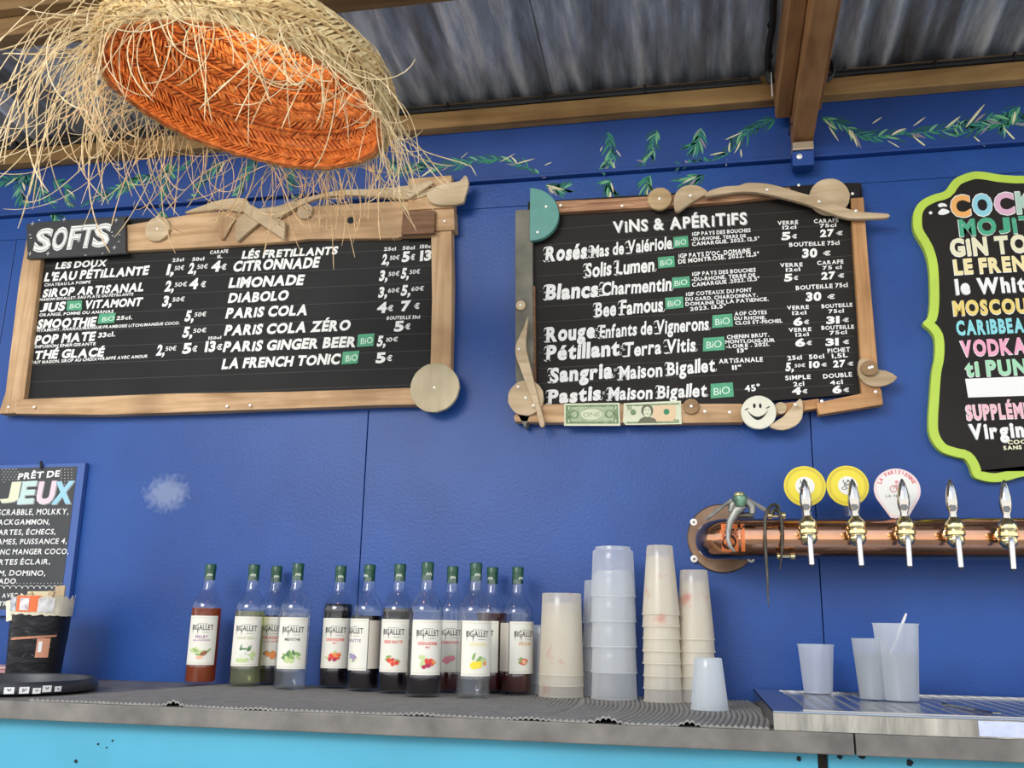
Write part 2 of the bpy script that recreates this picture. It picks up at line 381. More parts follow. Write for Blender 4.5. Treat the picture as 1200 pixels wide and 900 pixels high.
M_STEELT=mat('stainless_top',(.55,.56,.58,1),.25,metal=1,bump=.05,bscale=20)
M_CHROME=mat('polished_steel',(.55,.53,.49,1),.08,metal=1)
M_BRASS=mat('pale_brass',(.80,.68,.38,1),.13,metal=1)
M_COPPER=mat('copper_pipe_metal',(.62,.32,.19,1),.13,metal=1,var=.22,vscale=7,bump=.10,bscale=14)
M_IRON=mat('dark_iron',(.13,.12,.10,1),.42,metal=.8,var=.4,vscale=30)
M_ZINC=mat('dull_zinc',(.33,.33,.30,1),.5,metal=.7,var=.4,vscale=25)
M_VERD=mat('verdigris_brass',(.16,.30,.20,1),.45,metal=.4,var=.8,vscale=40)

# ------------------------------------------------------------------ setting: wall, fascia, roof, counter, floor
XL,XR=-4.2,2.6
wall=struct('wall_back')
ZF=1.517      # lower edge of the upper board
seams=[XL,-2.268,-.9536,.3229,1.60,XR]
for i in range(5):
    build('wall_panel',MB().box(seams[i]+.0012,seams[i+1]-.0012,0,.03,-1.0,1.784),M_WALL,wall,bevel=.0015)
build('panel_backing',MB().box(XL,XR,.03,.05,-1,1.9),M_DARK,wall)
fascia=struct('trim_1',MB().box(XL,XR,-.02,-.0005,ZF+.012,1.72),M_FASC)
build('lower_strip',MB().box(XL,XR,-.026,-.0005,ZF,ZF+.0115),M_FASC,fascia,bevel=.002)
build('batten',MB().box(XL,XR,-.004,-.0005,1.435,ZF-.0005),M_WALL,fascia,bevel=.0015)

plate=struct('trim_2')
build('beam',MB().box(XL,XR,-.065,-.0205,1.692,1.748),M_BEAM,plate,bevel=.004)
build('upper_beam',MB().box(XL,XR,-.045,-.002,1.7485,1.786),M_BEAM,plate,bevel=.003)
build('beam_block',MB().box(XL,XR,-.020,-.002,1.7205,1.748),M_BEAM,plate)

ceil=struct('ceiling')
SL=.09
def sheet(x0,x1,dz,ph):
    mb=MB(); nx=int((x1-x0)/.0085); ny=7
    ys=[.05-(2.0)*j/(ny-1) for j in range(ny)]
    for top in (0,.0015):
        for j in range(ny):
            for i in range(nx+1):
                x=x0+(x1-x0)*i/nx
                mb.v.append((x,ys[j],1.806+SL*(-ys[j])+dz+top+.016*sin(2*pi*(x+ph)/.088)))
    N=nx+1
    for j in range(ny-1):
        for i in range(nx):
            a=j*N+i; mb.f.append((a,a+1,a+1+N,a+N)); b=a+ny*N; mb.f.append((b,b+N,b+1+N,b+1))
    for i in range(nx):
        a=i; b=i+ny*N; mb.f.append((a,b,b+1,a+1)); a=(ny-1)*N+i; b=a+ny*N; mb.f.append((a,a+1,b+1,b))
    return mb
for x0,x1,dz in ((-4.2,-2.35,0),(-2.42,-1.3,.004),(-1.37,-.40,0),(-.47,.36,.004),(.30,1.06,0),(.99,2.6,.004)):
    build('corrugated_sheet',sheet(x0,x1,dz,.01),M_SHEET,ceil,smooth=True,fix=False)
# purlin parallel to the wall
pur=struct('trim_3',MB().box(XL,XR,-.665,-.60,1.735,1.838),wood('old_beam',(.30,.18,.075,1),(.17,.09,.035,1),'X',.7,.5),bevel=.004)
build('purlin_strip',MB().box(XL,XR,-.70,-.6655,1.79,1.845),MATS['old_beam'],pur,bevel=.003)

# double rafter carried by the wall, ends in a bracket
raf=thing('rafter','brown double timber rafter ending in a metal bracket on the blue wall','rafter',(.328,-.03,1.49))
def sloped(x0,x1,z0,h,y0,y1,s):
    v=[]
    for (y,zb) in ((y0,z0),(y1,z0+s*(y0-y1))):
        for x in (x0,x1):
            v+= [(x,y,zb),(x,y,zb+h)]
    return MB().add(v,[(0,2,3,1),(4,5,7,6),(0,1,5,4),(2,6,7,3),(0,4,6,2),(1,3,7,5)])
Bl=L(927,168,-.03); Br=L(949,168,-.03)
build('lower_timber',sloped(Bl.x,Br.x+.006,1.545,.115,-.027,-1.0,.145),M_RAFT,raf,bevel=.004)
Al=L(911,140,-.07)
build('side_timber',sloped(Bl.x-.045,Bl.x-.001,1.625,.115,-.07,-1.0,.12),M_RAFT,raf,bevel=.004)
build('right_timber',sloped(Br.x+.0065,Br.x+.032,1.64,.10,-.07,-1.0,.12),M_RAFT,raf,bevel=.004)
build('metal_plate',MB().box(Bl.x-.002,Br.x+.004,-.078,-.0265,1.517,1.543),mat('worn_bracket',(.62,.5,.36,1),.3,metal=.7),raf,bevel=.003)
bb=build('bracket',MB().box(Bl.x-.004,Br.x+.004,-.072,-.0265,1.470,1.516),M_FASC,raf,bevel=.003)
build('screw',MB().lathe([(.008,0),(.008,.003),(.004,.005)],(L(937,190,-.07).x,-.0725,1.497),'Y',12),M_SCREW,bb,smooth=True)
wp=[(Bl.x-.004,-.02,1.60),(Bl.x-.006,-.10,1.59),(Br.x+.008,-.10,1.578),(Br.x+.012,-.06,1.60)]
build('wire_tie',MB().tube([Vector(p) for p in wp],.0022,5),M_BLACK,raf)

# cables
def cable(name,label,path,r,m=M_BLACK,n=6,sm=True):
    p=[tuple(q) for q in path]; p=smoothpoly(p,6,closed=False)
    return tag(build(name,MB().tube(p,r,n),m,smooth=True),label,'cable')
lx=Bl.x-.05
for k,(r,dz,wig,lab) in enumerate(((.0078,0,.004,'lower of the two black cables clipped along the wooden wall beam left of the rafter'),(.0060,-.010,.003,'upper of the two black cables clipped along the wooden wall beam left of the rafter'))):
    rnd=random.Random(k); P=[]
    x=-3.4
    while x<lx-.04:
        P.append((x,-.0590 if k==0 else -.0525,(1.7565 if k==0 else 1.7700)+rnd.uniform(0,wig*.7))); x+=.14
    P.append((lx-.03,-.059 if k==0 else -.0525,1.757 if k==0 else 1.7705))
    c=cable('cable',lab,P,r)
    if k==0:
        for xx in [-2.9+.31*i for i in range(11)]:
            build('cable_tie',MB().box(xx,xx+.006,-.0675,-.0455,1.7485,1.778),M_BLACK,c)
rx0=Br.x+.036
for k in range(2):
    P=[(rx0+.01+.014*k,-.09,1.80),(rx0+.012+.014*k,-.088,1.768),(rx0+.035,-.07,1.752+.012*k)]
    x=rx0+.12; rnd=random.Random(5+k)
    while x<2.5: P.append((x,-.0585+.006*k,1.7563+.0137*k+rnd.uniform(0,.0015))); x+=.15
    c=cable('cable','%s black cable running along the wall beam right of the rafter'%('lower','upper')[k],P,.0074-.0015*k)
    if k==0:
        for xx in [.47,.72,.93,1.2]: build('cable_tie',MB().box(xx,xx+.006,-.0675,-.0455,1.7485,1.778),M_BLACK,c)
P=[]
for i in range(9):
    y=-.12-.09*i; P.append((lx-.012-.004*(i%2),y,1.765+SL*(-y)-.012))
P=[(lx-.004,-.11,1.72),(lx-.012,-.115,1.75)]+P
c=cable('cable','thick black cable bundle running up the tin roof beside the rafter',P,.011)
for i in range(4):
    y=-.17-.13*i; build('cable_tie',MB().lathe([(.0125,-.003),(.0125,.003)],(lx-.014,y,1.765-SL*y-.012),'Y',10),M_BLACK,c)
coil=[(rx0+.012+.020*cos(t),-.092-.004*sin(2*t)-.002*t,1.745+.028*sin(t)) for t in [i*.5 for i in range(32)]]
cable('cable_coil','small tangle of black cable tied up at the right side of the rafter',coil,.0042)
tg=tag(build('cable_tag',MB().box(lx-.006,lx-.0035,-.125,-.115,1.67,1.745),M_WHITE),'thin white strip hanging at the left side of the rafter','tag')

# counter: two stone-look slabs with a joint
JX=.2794
ctr=struct('counter')
build('counter_slab',MB().box(-3.4,JX-.0015,-.698,-.001,-.038,0),M_STONE,ctr,bevel=.002)
build('counter_slab',MB().box(JX+.0015,XR,-.698,-.001,-.038,0),M_STONE,ctr,bevel=.002)
front=struct('counter_front')
px0=L(957,870,-.66).x; px1=L(969,870,-.66).x
build('front_panel',MB().box(-3.4,px0,-.665,-.64,-1.0,-.0385),M_CYAN,front,bevel=.002)
build('front_panel',MB().box(px1,XR,-.665,-.64,-1.0,-.0385),M_CYAN,front,bevel=.002)
build('front_post',MB().box(px0-.03,px1+.03,-.639,-.60,-1.0,-.0385),mat('rusty_post',(.05,.03,.022,1),.8,var=.6,vscale=30),front)
for q,(hx,hy,hr) in enumerate(((936,889,3.2),(984,887,3),(1010,885,4.5),(1066,894,4),(1197,889,3),(89,892,2.2),(125,876,1.2),(115,872,1.4),(132,868,1.2))):
    P=disc_px(hx,hy,hr,-.6655,10,jit=.25); build('hole_mark',MB().prism(P,-.6662,-.6652),M_DARK,front)
floor=struct('floor',MB().box(-8,8,-9,3,-1.06,-1.0),mat('gravel_ground',(.36,.33,.28,1),.9,var=.3,vscale=20))

# ------------------------------------------------------------------ painted leaf garlands on the upper board
LC=[mat('leaf_green_dark',(.008,.10,.09,1),.6),mat('leaf_green',(.03,.24,.14,1),.6),mat('leaf_green_pale',(.16,.42,.22,1),.6),mat('leaf_cream',(.72,.68,.42,1),.6),mat('leaf_mauve',(.26,.22,.27,1),.6)]
def leaf_quad(mb,p,ang,ln,wd,y,bend=0):
    n=5; ctrl=[]
    for i in range(n+1):
        t=i/n; a=ang+bend*t; ctrl.append((p[0]+ln*t*cos(ang+bend*t*.5),p[1]+ln*t*sin(ang+bend*t*.5),a,wd*sin(pi*min(1,t*.9+.08))))
    vs=[]
    for x,z,a,w_ in ctrl: vs+=[(x-sin(a)*w_,y,z+cos(a)*w_),(x+sin(a)*w_,y,z-cos(a)*w_)]
    mb.add(vs,[(2*i,2*i+1,2*i+3,2*i+2) for i in range(n)])
garl=[
 [(30,205),(24,222),(28,240)],[(30,205),(45,222),(66,246)],[(28,207),(12,210),(-10,222)],[(62,212),(78,222),(82,244)],
 [(165,208),(140,222),(95,242)],[(175,206),(150,216),(120,236)],[(200,190),(196,210),(188,244)],[(262,190),(240,210),(226,236)],[(300,185),(290,205),(276,232)],
 [(345,185),(340,205),(344,235)],[(150,215),(190,205),(225,190)],
 [(640,208),(600,190),(560,188),(520,196),(478,196)],[(455,188),(470,200),(500,192)],
 [(712,155),(716,180),(708,205)],[(770,152),(763,175),(752,200)],[(822,150),(818,166),(812,172)],
 [(908,140),(880,152),(850,182),(815,192),(795,196)],
 [(963,138),(990,148),(1010,160),(1060,157),(1110,152),(1160,140)],[(1210,146),(1190,140),(1160,145),(1120,160)],
 [(1195,125),(1180,140),(1172,148)],
 [(640,217),(650,221),(662,221)],[(716,211),(712,216),(716,226)],[(762,205),(758,214),(760,222)],[(826,205),(815,210),(800,214)],[(190,246),(189,252),(186,262)],[(60,245),(66,255),(70,262)]]
lm=[MB() for _ in LC]; rnd=random.Random(3)
YF=-.0203
for g in garl:
    below = g[0][1]>=203 and len(g)==3 and g[0][0]>600 or g[0][0] in (190,60)
    yy=-.0045 if below else YF
    P=smoothpoly(g,7,closed=False); Q=[L(a,b,yy) for a,b in P]
    for i,q in enumerate(Q[:-1]):
        d=Q[i+1]-q; a=atan2(d.z,d.x)
        leaf_quad(lm[1],(q.x,q.z),a,d.length*1.3,.0022,yy-.0002)
        for sgn in (1,-1):
            if rnd.random()<.15: continue
            an=a+sgn*rnd.uniform(.45,.95); ln=rnd.uniform(.028,.052); c=rnd.choices([0,1,2,3,4],[.50,.28,.12,.04,.06])[0]
            if not below and q.z<ZF+.03 : ln*=.6
            z2=q.z+ln*sin(an)
            if not below and z2<ZF+.014: an=-an if an else an
            if z2>1.69: continue
            leaf_quad(lm[c],(q.x,q.z),an,ln,rnd.uniform(.002,.0042),yy-.0003-.0001*c,-sgn*.4)
# the large cream leaves
for (a,b,c_,d,wd) in ((971,148,983,166,.005),(998,153,1005,173,.0055),(1000,135,1020,150,.0) ,(1022,145,1034,137,.004),(1108,150,1126,136,.0055),(1132,149,1154,122,.007),(1070,160,1089,175,.005),(1176,150,1193,168,.005),(1141,160,1154,172,.004),(1070,148,1085,137,.004),(1040,165,1056,174,.003),(850,164,870,155,.004),(832,182,850,178,.004),(868,175,869,185,.004),(852,187,851,195,.003),(586,190,604,180,.003),(605,192,627,186,.004),(638,194,647,190,.003),(540,186,549,178,.002),(551,193,559,207,.003),(488,183,496,181,.002),(722,176,728,184,.003),(719,189,721,203,.003),(706,172,703,178,.003),(30,228,34,240,.003),(118,243,124,230,.003),(108,232,119,228,.003)):
    A=L(a,b,YF);B=L(c_,d,YF)
    if wd: leaf_quad(lm[3],(A.x,A.z),atan2(B.z-A.z,B.x-A.x),(B-A).length,wd*.55,YF-.001)
for (a,b,c_,d) in ((640,217,660,222),(643,220,662,223),(716,214,719,226),(800,215,817,206)):
    A=L(a,b,-.0045);B=L(c_,d,-.0045); leaf_quad(lm[3],(A.x,A.z),atan2(B.z-A.z,B.x-A.x),(B-A).length,.0025,-.0055)
for k,mb in enumerate(lm):
    o=build('painted_leaves',mb,LC[k],fascia,fix=False); o['kind']='stuff'

# ================================================================== SOFTS board (left)
YB=-.024       # blackboard face
def plank(name, pts, m, parent, y0, th, bev=.002, smooth=False, lab=None):
    o=build(name,MB().prism(pts,y0,y0+th),m,parent,bevel=bev,smooth=smooth)
    if lab: o['label']=lab
    return o
def slice_disc(name, cx,cy,rpx, m, parent, y0, th=.012, jit=.02, n=30, screw=True, lab=None):
    P=disc_px(cx,cy,rpx,y0,n,jit=jit); o=plank(name,P,m,parent,y0,th,.0015,lab=lab)
    if screw: screws(o,[(cx,cy)],y0)
    return o
def screws(parent, pts, y0):
    for (a,b) in pts:
        c=L(a,b,y0); build('screw',MB().lathe([(.0042,0),(.0042,.0012),(.002,.002)],(c.x,y0-.0002,c.z),'Y',10),M_SCREW,parent,smooth=True)
def bio(parent,a,b,c,d,y):
    """painted green label; corners a(top-left) b(top-right) c(bottom-right) d(bottom-left)"""
    P=[L(*q,y-.0012) for q in (a,b,c,d)]
    o=build('green_bio_label',MB().prism([(p.x,p.z) for p in P],y-.0012,y),M_GREEN,parent); o['label']='green rectangle lettered BiO'
    h=(d[1]-a[1])*.55
    letters(o,'BiO',(a[0]*.85+b[0]*.15, d[1]-(d[1]-a[1])*.22),(a[0]*.12+b[0]*.88, c[1]-(c[1]-b[1])*.22),h,M_MINTW,y-.0016,.0,.03)
def price(parent,big,small,x0,x1,yb,y,h=12.5,slope=-.045):
    yb2=yb+slope*(x1-x0)
    if small=='€' or small==' €':
        xm=x1-(x1-x0)*.36; gap=(x1-x0)*(.05 if small=='€' else .12)
        letters(parent,big,(x0,yb),(xm-gap,yb+slope*(xm-x0)),h,M_WHITE,y,.05,.03)
        letters(parent,'€',(xm+gap*.5,yb+slope*(xm-x0)-h*.12),(x1,yb2-h*.12),h*.55,M_WHITE,y,.034,.03)
    else:
        xm=x0+(x1-x0)*.42
        letters(parent,big,(x0,yb),(xm,yb+slope*(xm-x0)),h,M_WHITE,y,.05,.03,shear=.12)
        letters(parent,small,(xm+1,yb+slope*(xm-x0)-h*.36),(x1,yb2-h*.36),h*.46,M_WHITE,y,.018,.03)
def T(parent,text,x0,y0,x1,y1,h,y,m=None,w=.034,**k): return letters(parent,text,(x0,y0),(x1,y1),h,m or M_WHITE,y,w,**k)

S=thing('menu_board','large black SOFTS menu board in a light oak frame, below the straw lampshade','board',(L(270,370).x,0,L(270,370).z))
build('blackboard',MB().prism(pxpoly([(44,264),(512,244),(520,458),(22,474)],-.004),YB,-.004),M_BOARD,S)
rl=MB()
for i in range(9):
    ya=312+i*19.3; a=L(30,ya+1,YB-.0004); b=L(510,ya-18.5+(i-4)*.6,YB-.0004)
    rl.prism([(a.x,a.z),(b.x,b.z),(b.x,b.z+.0016),(a.x,a.z+.0016)],YB-.0004,YB)
build('ruled_lines',rl,M_RULE,S)
FY=-.044
plank('frame_plank',pxpoly([(34,262),(43,262),(48,300),(28,466),(20,484),(-2,485),(6,460),(22,330)],FY),M_OAKZ,S,FY,.04,.003)
screws(S,[(10,477)],FY)
plank('frame_plank',pxpoly([(110,283),(140,265),(233,249),(340,243),(470,235),(506,234),(506,276),(470,277),(466,279),(360,280),(340,283),(250,289),(146,294)],FY),M_OAKX,S,FY,.04,.003)
plank('frame_plank',pxpoly([(19,468),(200,461),(330,459),(488,454),(492,474),(440,475),(250,482),(120,486),(18,485)],FY-.001),M_OAKX,S,FY-.001,.04,.003)
plank('frame_plank',pxpoly([(505,272),(529,270),(530,330),(528,436),(504,438),(506,350)],FY),M_OAKZ,S,FY,.04,.003)
plank('frame_plank',pxpoly([(478,209),(529,205),(531,243),(478,246)],FY-.012),M_OAKX,S,FY-.012,.05,.003)
plank('frame_plank',pxpoly([(478,247),(532,244),(533,269),(478,272)],FY-.006),M_OAKX,S,FY-.006,.046,.003)
o=plank('dark_wood_block',pxpoly([(472,247),(510,246),(509,273),(470,275)],FY-.022),M_BROWN,S,FY-.022,.016,.002,lab='dark brown wood block')
screws(S,[(266+0,476),(293,475),(498,254),(521,259),(40,477)],FY-.008)
k=disc_px(411,258,4,FY-.0005,14); build('knot_hole',MB().prism([(a,b) for a,b in k],FY-.0006,FY+.01),M_DARK,S)
# driftwood ornaments on the top plank
D1=FY-.014
plank('driftwood_branch',smoothpoly(pxpoly([(216,249),(236,241),(258,234),(285,232),(292,241),(283,248),(262,245),(240,247)],D1),4),M_DRIFT,S,D1,.014,.002)
plank('driftwood_branch',pxpoly([(256,252),(264,251),(277,250),(266,273),(261,281),(257,279)],D1+.002),M_OAKZ,S,D1+.002,.012,.002)
plank('driftwood_branch',pxpoly([(278,256),(292,246),(306,259),(290,272),(278,283),(274,276)],D1-.002),M_DRIFT,S,D1-.002,.012,.002)
plank('driftwood_branch',pxpoly([(291,238),(300,243),(334,260),(333,281),(320,272),(285,249)],D1-.012),M_DRIFT,S,D1-.012,.012,.002)
br=smoothpoly([(300,246),(325,241),(352,233),(380,226),(405,222),(440,221),(478,217),(500,214),(500,228),(478,233),(450,231),(420,229),(395,229),(370,233),(345,244),(322,256)],3)
plank('driftwood_branch',pxpoly(br,D1-.004),M_DRIFT,S,D1-.004,.016,.002)
plank('driftwood_branch',pxpoly([(474,226),(503,210),(508,214),(480,232)],D1-.018),M_DRIFT,S,D1-.018,.012,.002)
plank('driftwood_tail',smoothpoly(pxpoly([(500,224),(520,215),(538,212),(545,205),(549,214),(545,230),(541,238),(520,240),(505,237)],D1-.014),3),M_DRIFT,S,D1-.014,.014,.002)
slice_disc('wood_slice',184,268,14.2,M_DRIFT,S,D1)
slice_disc('wood_slice',357,247,9,M_DRIFT,S,D1+.002,jit=.05,n=9,screw=False)
slice_disc('wood_slice',509,454,28.5,wood('pale_disc',(.66,.58,.40,1),(.52,.44,.28,1),'Z',.7,.5),S,FY-.016,.015,jit=.012)
# SOFTS sign
SY=-.058
sg=plank('heading_sign',smoothpoly(pxpoly([(33,262),(60,259),(142,253.5),(146,257),(147,293),(144,297),(90,300),(36,303),(32,299),(31,270)],SY),2),M_SLATE,S,SY,.012,.002,lab='slate grey sign lettered SOFTS')
for i,(ch,a,b,ya,yb) in enumerate((('S',38,58,294,293),('O',59,76,292.5,291.5),('F',78,92,291,290),('T',91,109,289.5,288.5),('S',107,127,288.5,287))):
    letters(sg,ch,(a,ya),(b,yb),27,M_WHITE,SY-.001,.05,0); letters(sg,ch,(a+.6,ya-.4),(b-.6,yb-.4),25.5,M_GREY,SY-.0015,.018,0,name='lettering_inlay')
    letters(sg,ch,(a+.9,ya-.7),(b-.9,yb-.7),25,M_WHITE,SY-.002,.0,0,name='lettering_line')
st=MB()
for (a,b) in ((38,262),(75,257),(136,258),(134,290),(56,297),(35,297),(92,282)):
    c=L(a,b,SY-.001)
    for dx,dz in ((.009,.0013),(.0013,.009)):
        st.prism([(c.x-dx,c.z),(c.x,c.z+dz),(c.x+dx,c.z),(c.x,c.z-dz)],SY-.001,SY)
for (a,b) in ((35,275),(36,279),(131,272),(132,276),(46,258),(120,297),(100,299),(140,275),(139,283)):
    c=L(a,b,SY-.001); st.prism([(c.x-.003,c.z-.001),(c.x+.003,c.z-.001),(c.x+.003,c.z+.001),(c.x-.003,c.z+.001)],SY-.001,SY)
build('painted_stars',st,M_WHITE,sg)
y=YB-.001
B='.05'
for a in (('LES DOUX',64.6,315,124.4,311.3,9),("L'EAU PÉTiLLANTE",51.3,329.6,173.3,321.5,11.5),('SiROP ARTiSANAL',49.5,348,167.6,340.5,11),('JUS',46.1,366,75.4,363.4,12),('ViTAMONT',98.3,361.5,165.4,358,11),
  ('SMOOTHiE',42.8,385,111.4,381.4,12),('POP MATE',40,403.3,110.7,398.5,12),('THÉ GLACÉ',39.4,420.8,120.8,417.4,11.5),
  ('LÉS FRETiLLANTS',283,303,395,297.5,9.5),('CiTRONNADE',272.5,317.5,373,313,12.5),('LiMONADE',267.5,337,355,333,12.5),('DiABOLO',266.9,354.6,337.3,351.2,12),('PARiS COLA',264,372.6,359.6,368.5,12.5),
  ('PARiS COLA ZÉRO',262.4,392.7,409.7,386.5,12.5),('PARiS GiNGER BEER',260.8,412,416.5,406,12.5),('LA FRENCH TONiC',259.5,431.8,397.4,426,12.5)):
    a=a[:5]+(a[5]-(1.3 if a[1]<200 else .3),)
    T(S,*a,y,w=.05,shear=.15,gap=.05)
for a in (('CHATEAU LA POMPE',51.8,335.6,105.8,331.9,3.6),('MAISON BIGALLET. EAU PLATE OU PÉTILLANTE',46.1,352.8,156,346,3.6),('ORANGE, POMME OU ANANAS',45.7,370.8,132.8,366.3,3.8),
  ('VITAMONT. ANANAS/MANGUE/FRAMBOISE LiTCHi/MANGUE COCO.',42.3,389,210.4,380,3.8),('INFUSION ÉNERGISANTE',40.5,408,111.8,404.3,3.8),('FAIT MAISON. SIROP AU CHOIX+FRAPPÉ AVEC AMOUR',36.5,426.6,172.8,419,4),
  ('25cl.',136.1,374.8,154.8,374,5),('33cl.',114.8,395.5,135,393.8,6.2),('25cl',201.8,306.9,215.3,305.8,4.6),('50cl',225,306,239.2,304.9,4.6),('CARAFE',245.7,297.7,267.1,296,4.4),('1L',254.5,302.6,260.5,302,4.2),
  ('150cl',244,398,259,396.9,3.8),('25cl',449.8,293.9,463.8,293.2,4.6),('50cl',471.6,292.8,485.8,292,4.6),('150cl',491.9,291,506.5,290.2,4.6),('BOUTEILLE 33cl',453,374.7,491.9,373.2,4.6)):
    T(S,*a,y,w=.034,gap=.09)
bio(S,(78.8,352.6),(96,351.8),(95.6,363.4),(78,364),y); bio(S,(116.5,367.8),(135.7,366.6),(133.8,378.2),(114.2,379.4),y)
bio(S,(419.6,392),(438.8,390.6),(437.6,405.2),(418.2,406.6),y); bio(S,(402,412.2),(421,411),(419,425.6),(400,427),y)
for a in (('1,','50€',194.6,215.3,321.5),('2,','50€',220,243,320),('4','€',246.8,264.8,318),('2,','50€',192.4,218.7,341),('4',' €',221,240.7,338.5),('3,','50€',189.7,216,358.5),('5,','50€',216,241.4,376),('5,','50€',213.3,241.4,395),
  ('2,','50€',182.7,206.3,416),('5','€',213.3,230.6,414),('13','€',239.6,260,412),
  ('2,','50€',446.9,467.8,309.5),('5','€',470.5,485.8,306.5),('3,','50€',444,467.8,328.5),('5,','50€',469.4,491.9,326),('3,','60€',443,467.8,348),('5,','60€',469.4,496.4,346),('4','€',441.3,460.4,366.5),('7',' €',469.4,491.4,364),
  ('5','€',461.5,480.6,388),('5,','10€',441.3,466,405.5),('5','€',440,459.3,425)):
    price(S,a[0],a[1],a[2],a[3],a[4],y)
T(S,'13',491.9,305.5,505,304.5,12,y,w=.05)

# ================================================================== wine board (right)
W=thing('menu_board','black wine and aperitif menu board with patchwork driftwood frame and smiling disc','board',(L(815,360).x,0,L(815,360).z))
build('blackboard',MB().prism(pxpoly([(620,240),(985,218),(1008,218),(1022,462),(622,494)],-.004),YB,-.004),M_BOARD2,W)
rl=MB()
for i in range(13):
    ya=270+i*18; a=L(630,ya,YB-.0004); b=L(1000,ya-27+i*.9,YB-.0004)
    rl.prism([(a.x,a.z),(b.x,b.z),(b.x,b.z+.0014),(a.x,a.z+.0014)],YB-.0004,YB)
build('ruled_lines',rl,M_RULE,W)
plank('grey_slat',smoothpoly(pxpoly([(605,247),(609,246),(620,246),(623,250),(624,330),(624,480),(606,485),(604,350),(604,256)],FY),2),mat('weathered_grey',(.19,.18,.14,1),.8,var=.3,vscale=15),W,FY,.040,.002,lab='weathered grey slat')
plank('frame_plank',pxpoly([(624,335),(627,335),(628,470),(624,472)],FY+.004),M_BROWN,W,FY+.004,.03,.001)
STRIPE=wood('striped_pine',(.62,.36,.20,1),(.28,.12,.06,1),'X',.6,2.2)
plank('frame_plank',pxpoly([(645,236),(760,230),(860,224),(926,219),(927,228),(860,236),(760,243),(652,249)],FY),STRIPE,W,FY,.036,.002)
hd=[(621,220)]+[(621+ (34)*sin(t)*1.0, 251-31*cos(t)) for t in [pi*i/18 for i in range(1,18)]]+[(621,282)]
o=plank('teal_half_disc',pxpoly(hd,FY-.012),mat('teal_paint',(.10,.30,.26,1),.5,var=.08,vscale=30),W,FY-.012,.018,.0015,lab='teal painted half disc'); screws(W,[(640,242),(630,272),(657,240.5),(729,241)],FY-.013)
slice_disc('wood_slice',773,232.5,13,wood('disc_a',(.55,.40,.22,1),(.40,.27,.13,1),'X',.7),W,FY-.012)
plank('half_moon',smoothpoly(pxpoly([(790,243),(791,228),(799,219),(811,216.5),(822,219),(829,226),(815,234),(803,242),(794,248)],FY-.014),3),M_DRIFT,W,FY-.014,.016)
plank('driftwood_branch',smoothpoly(pxpoly([(826,227),(834,222),(850,218),(866,217),(874,214),(890,214),(910,217),(940,226),(966,233),(990,243),(1010,248),(1041,250),(1040,255),(1020,256),(995,256),(975,250),(945,239),(915,231),(885,225),(860,225),(830,230)],FY-.03),2),M_DRIFT,W,FY-.03,.016,.0025)
screws(W,[(809,229),(899,222),(960,236),(1003,247),(936,217)],FY-.031)
slice_disc('wood_slice',972,230,21,M_DRIFT,W,FY-.010,screw=False)
plank('black_block',pxpoly([(990,220),(1008,218),(1008,240),(990,238)],FY),M_BOARD,W,FY,.03,.0015); screws(W,[(999,227)],FY-.001)
plank('frame_plank',pxpoly([(997,232),(1012,231),(1018,310),(1029,432),(1010,438),(1003,330)],FY-.004),M_ORZ,W,FY-.004,.036,.002)
plank('half_moon',smoothpoly(pxpoly([(1010,420),(1006,425),(1006,438),(1012,448),(1024,453),(1040,451),(1052,442),(1038,434),(1030,433),(1022,422)],FY-.014),2),M_DRIFT,W,FY-.014,.014)
slice_disc('wood_slice',1019,431,9,wood('disc_b',(.42,.27,.14,1),(.28,.17,.08,1),'X',.7),W,FY-.026,.010)
plank('frame_plank',pxpoly([(905,474),(960,467),(961,478),(905,487)],FY),M_ORX,W,FY,.034,.002)
plank('frame_plank',pxpoly([(956,472),(1033,456),(1035,474),(960,486)],FY-.008),M_ORX,W,FY-.008,.034,.002)
plank('frame_plank',pxpoly([(1008,440),(1030,440),(1032,458),(1010,462)],FY-.002),M_ORZ,W,FY-.002,.03,.002)
plank('half_moon',smoothpoly(pxpoly([(937,467),(941,475),(940,490),(932,499),(918,504),(906,502),(902,498),(918,488)],FY-.014),2),M_DRIFT,W,FY-.014,.014)
screws(W,[(932,474),(963,470),(1026,459),(1022,430)],FY-.0275)
plank('frame_plank',pxpoly([(602,487),(622,474),(700,473),(870,473),(871,495),(780,496),(640,495),(603,494)],FY),M_OAKX,W,FY,.036,.002)
slice_disc('wood_slice',616,466,20.5,M_DRIFT,W,FY-.012)
plank('driftwood_branch',smoothpoly(pxpoly([(619,370),(613,385),(605,402),(604,415),(609,430),(618,455),(628,480),(633,500),(638,498),(636,488),(630,465),(624,440),(618,415),(616,400)],FY-.024),2),M_DRIFT,W,FY-.024,.012,.002)
slice_disc('wood_slice',610,357.5,5.5,M_DRIFT,W,FY-.010,.01,n=16)
slice_disc('wood_slice',810,476,9,wood('disc_b',(.42,.27,.14,1),(.28,.17,.08,1),'X',.7),W,FY-.010,.01)
slice_disc('wood_slice',915,478,7,M_DRIFT,W,FY-.006,.006,screw=False,n=12)
screws(W,[(608,409),(607,453),(826,482),(855,483),(625,475)],FY-.026)
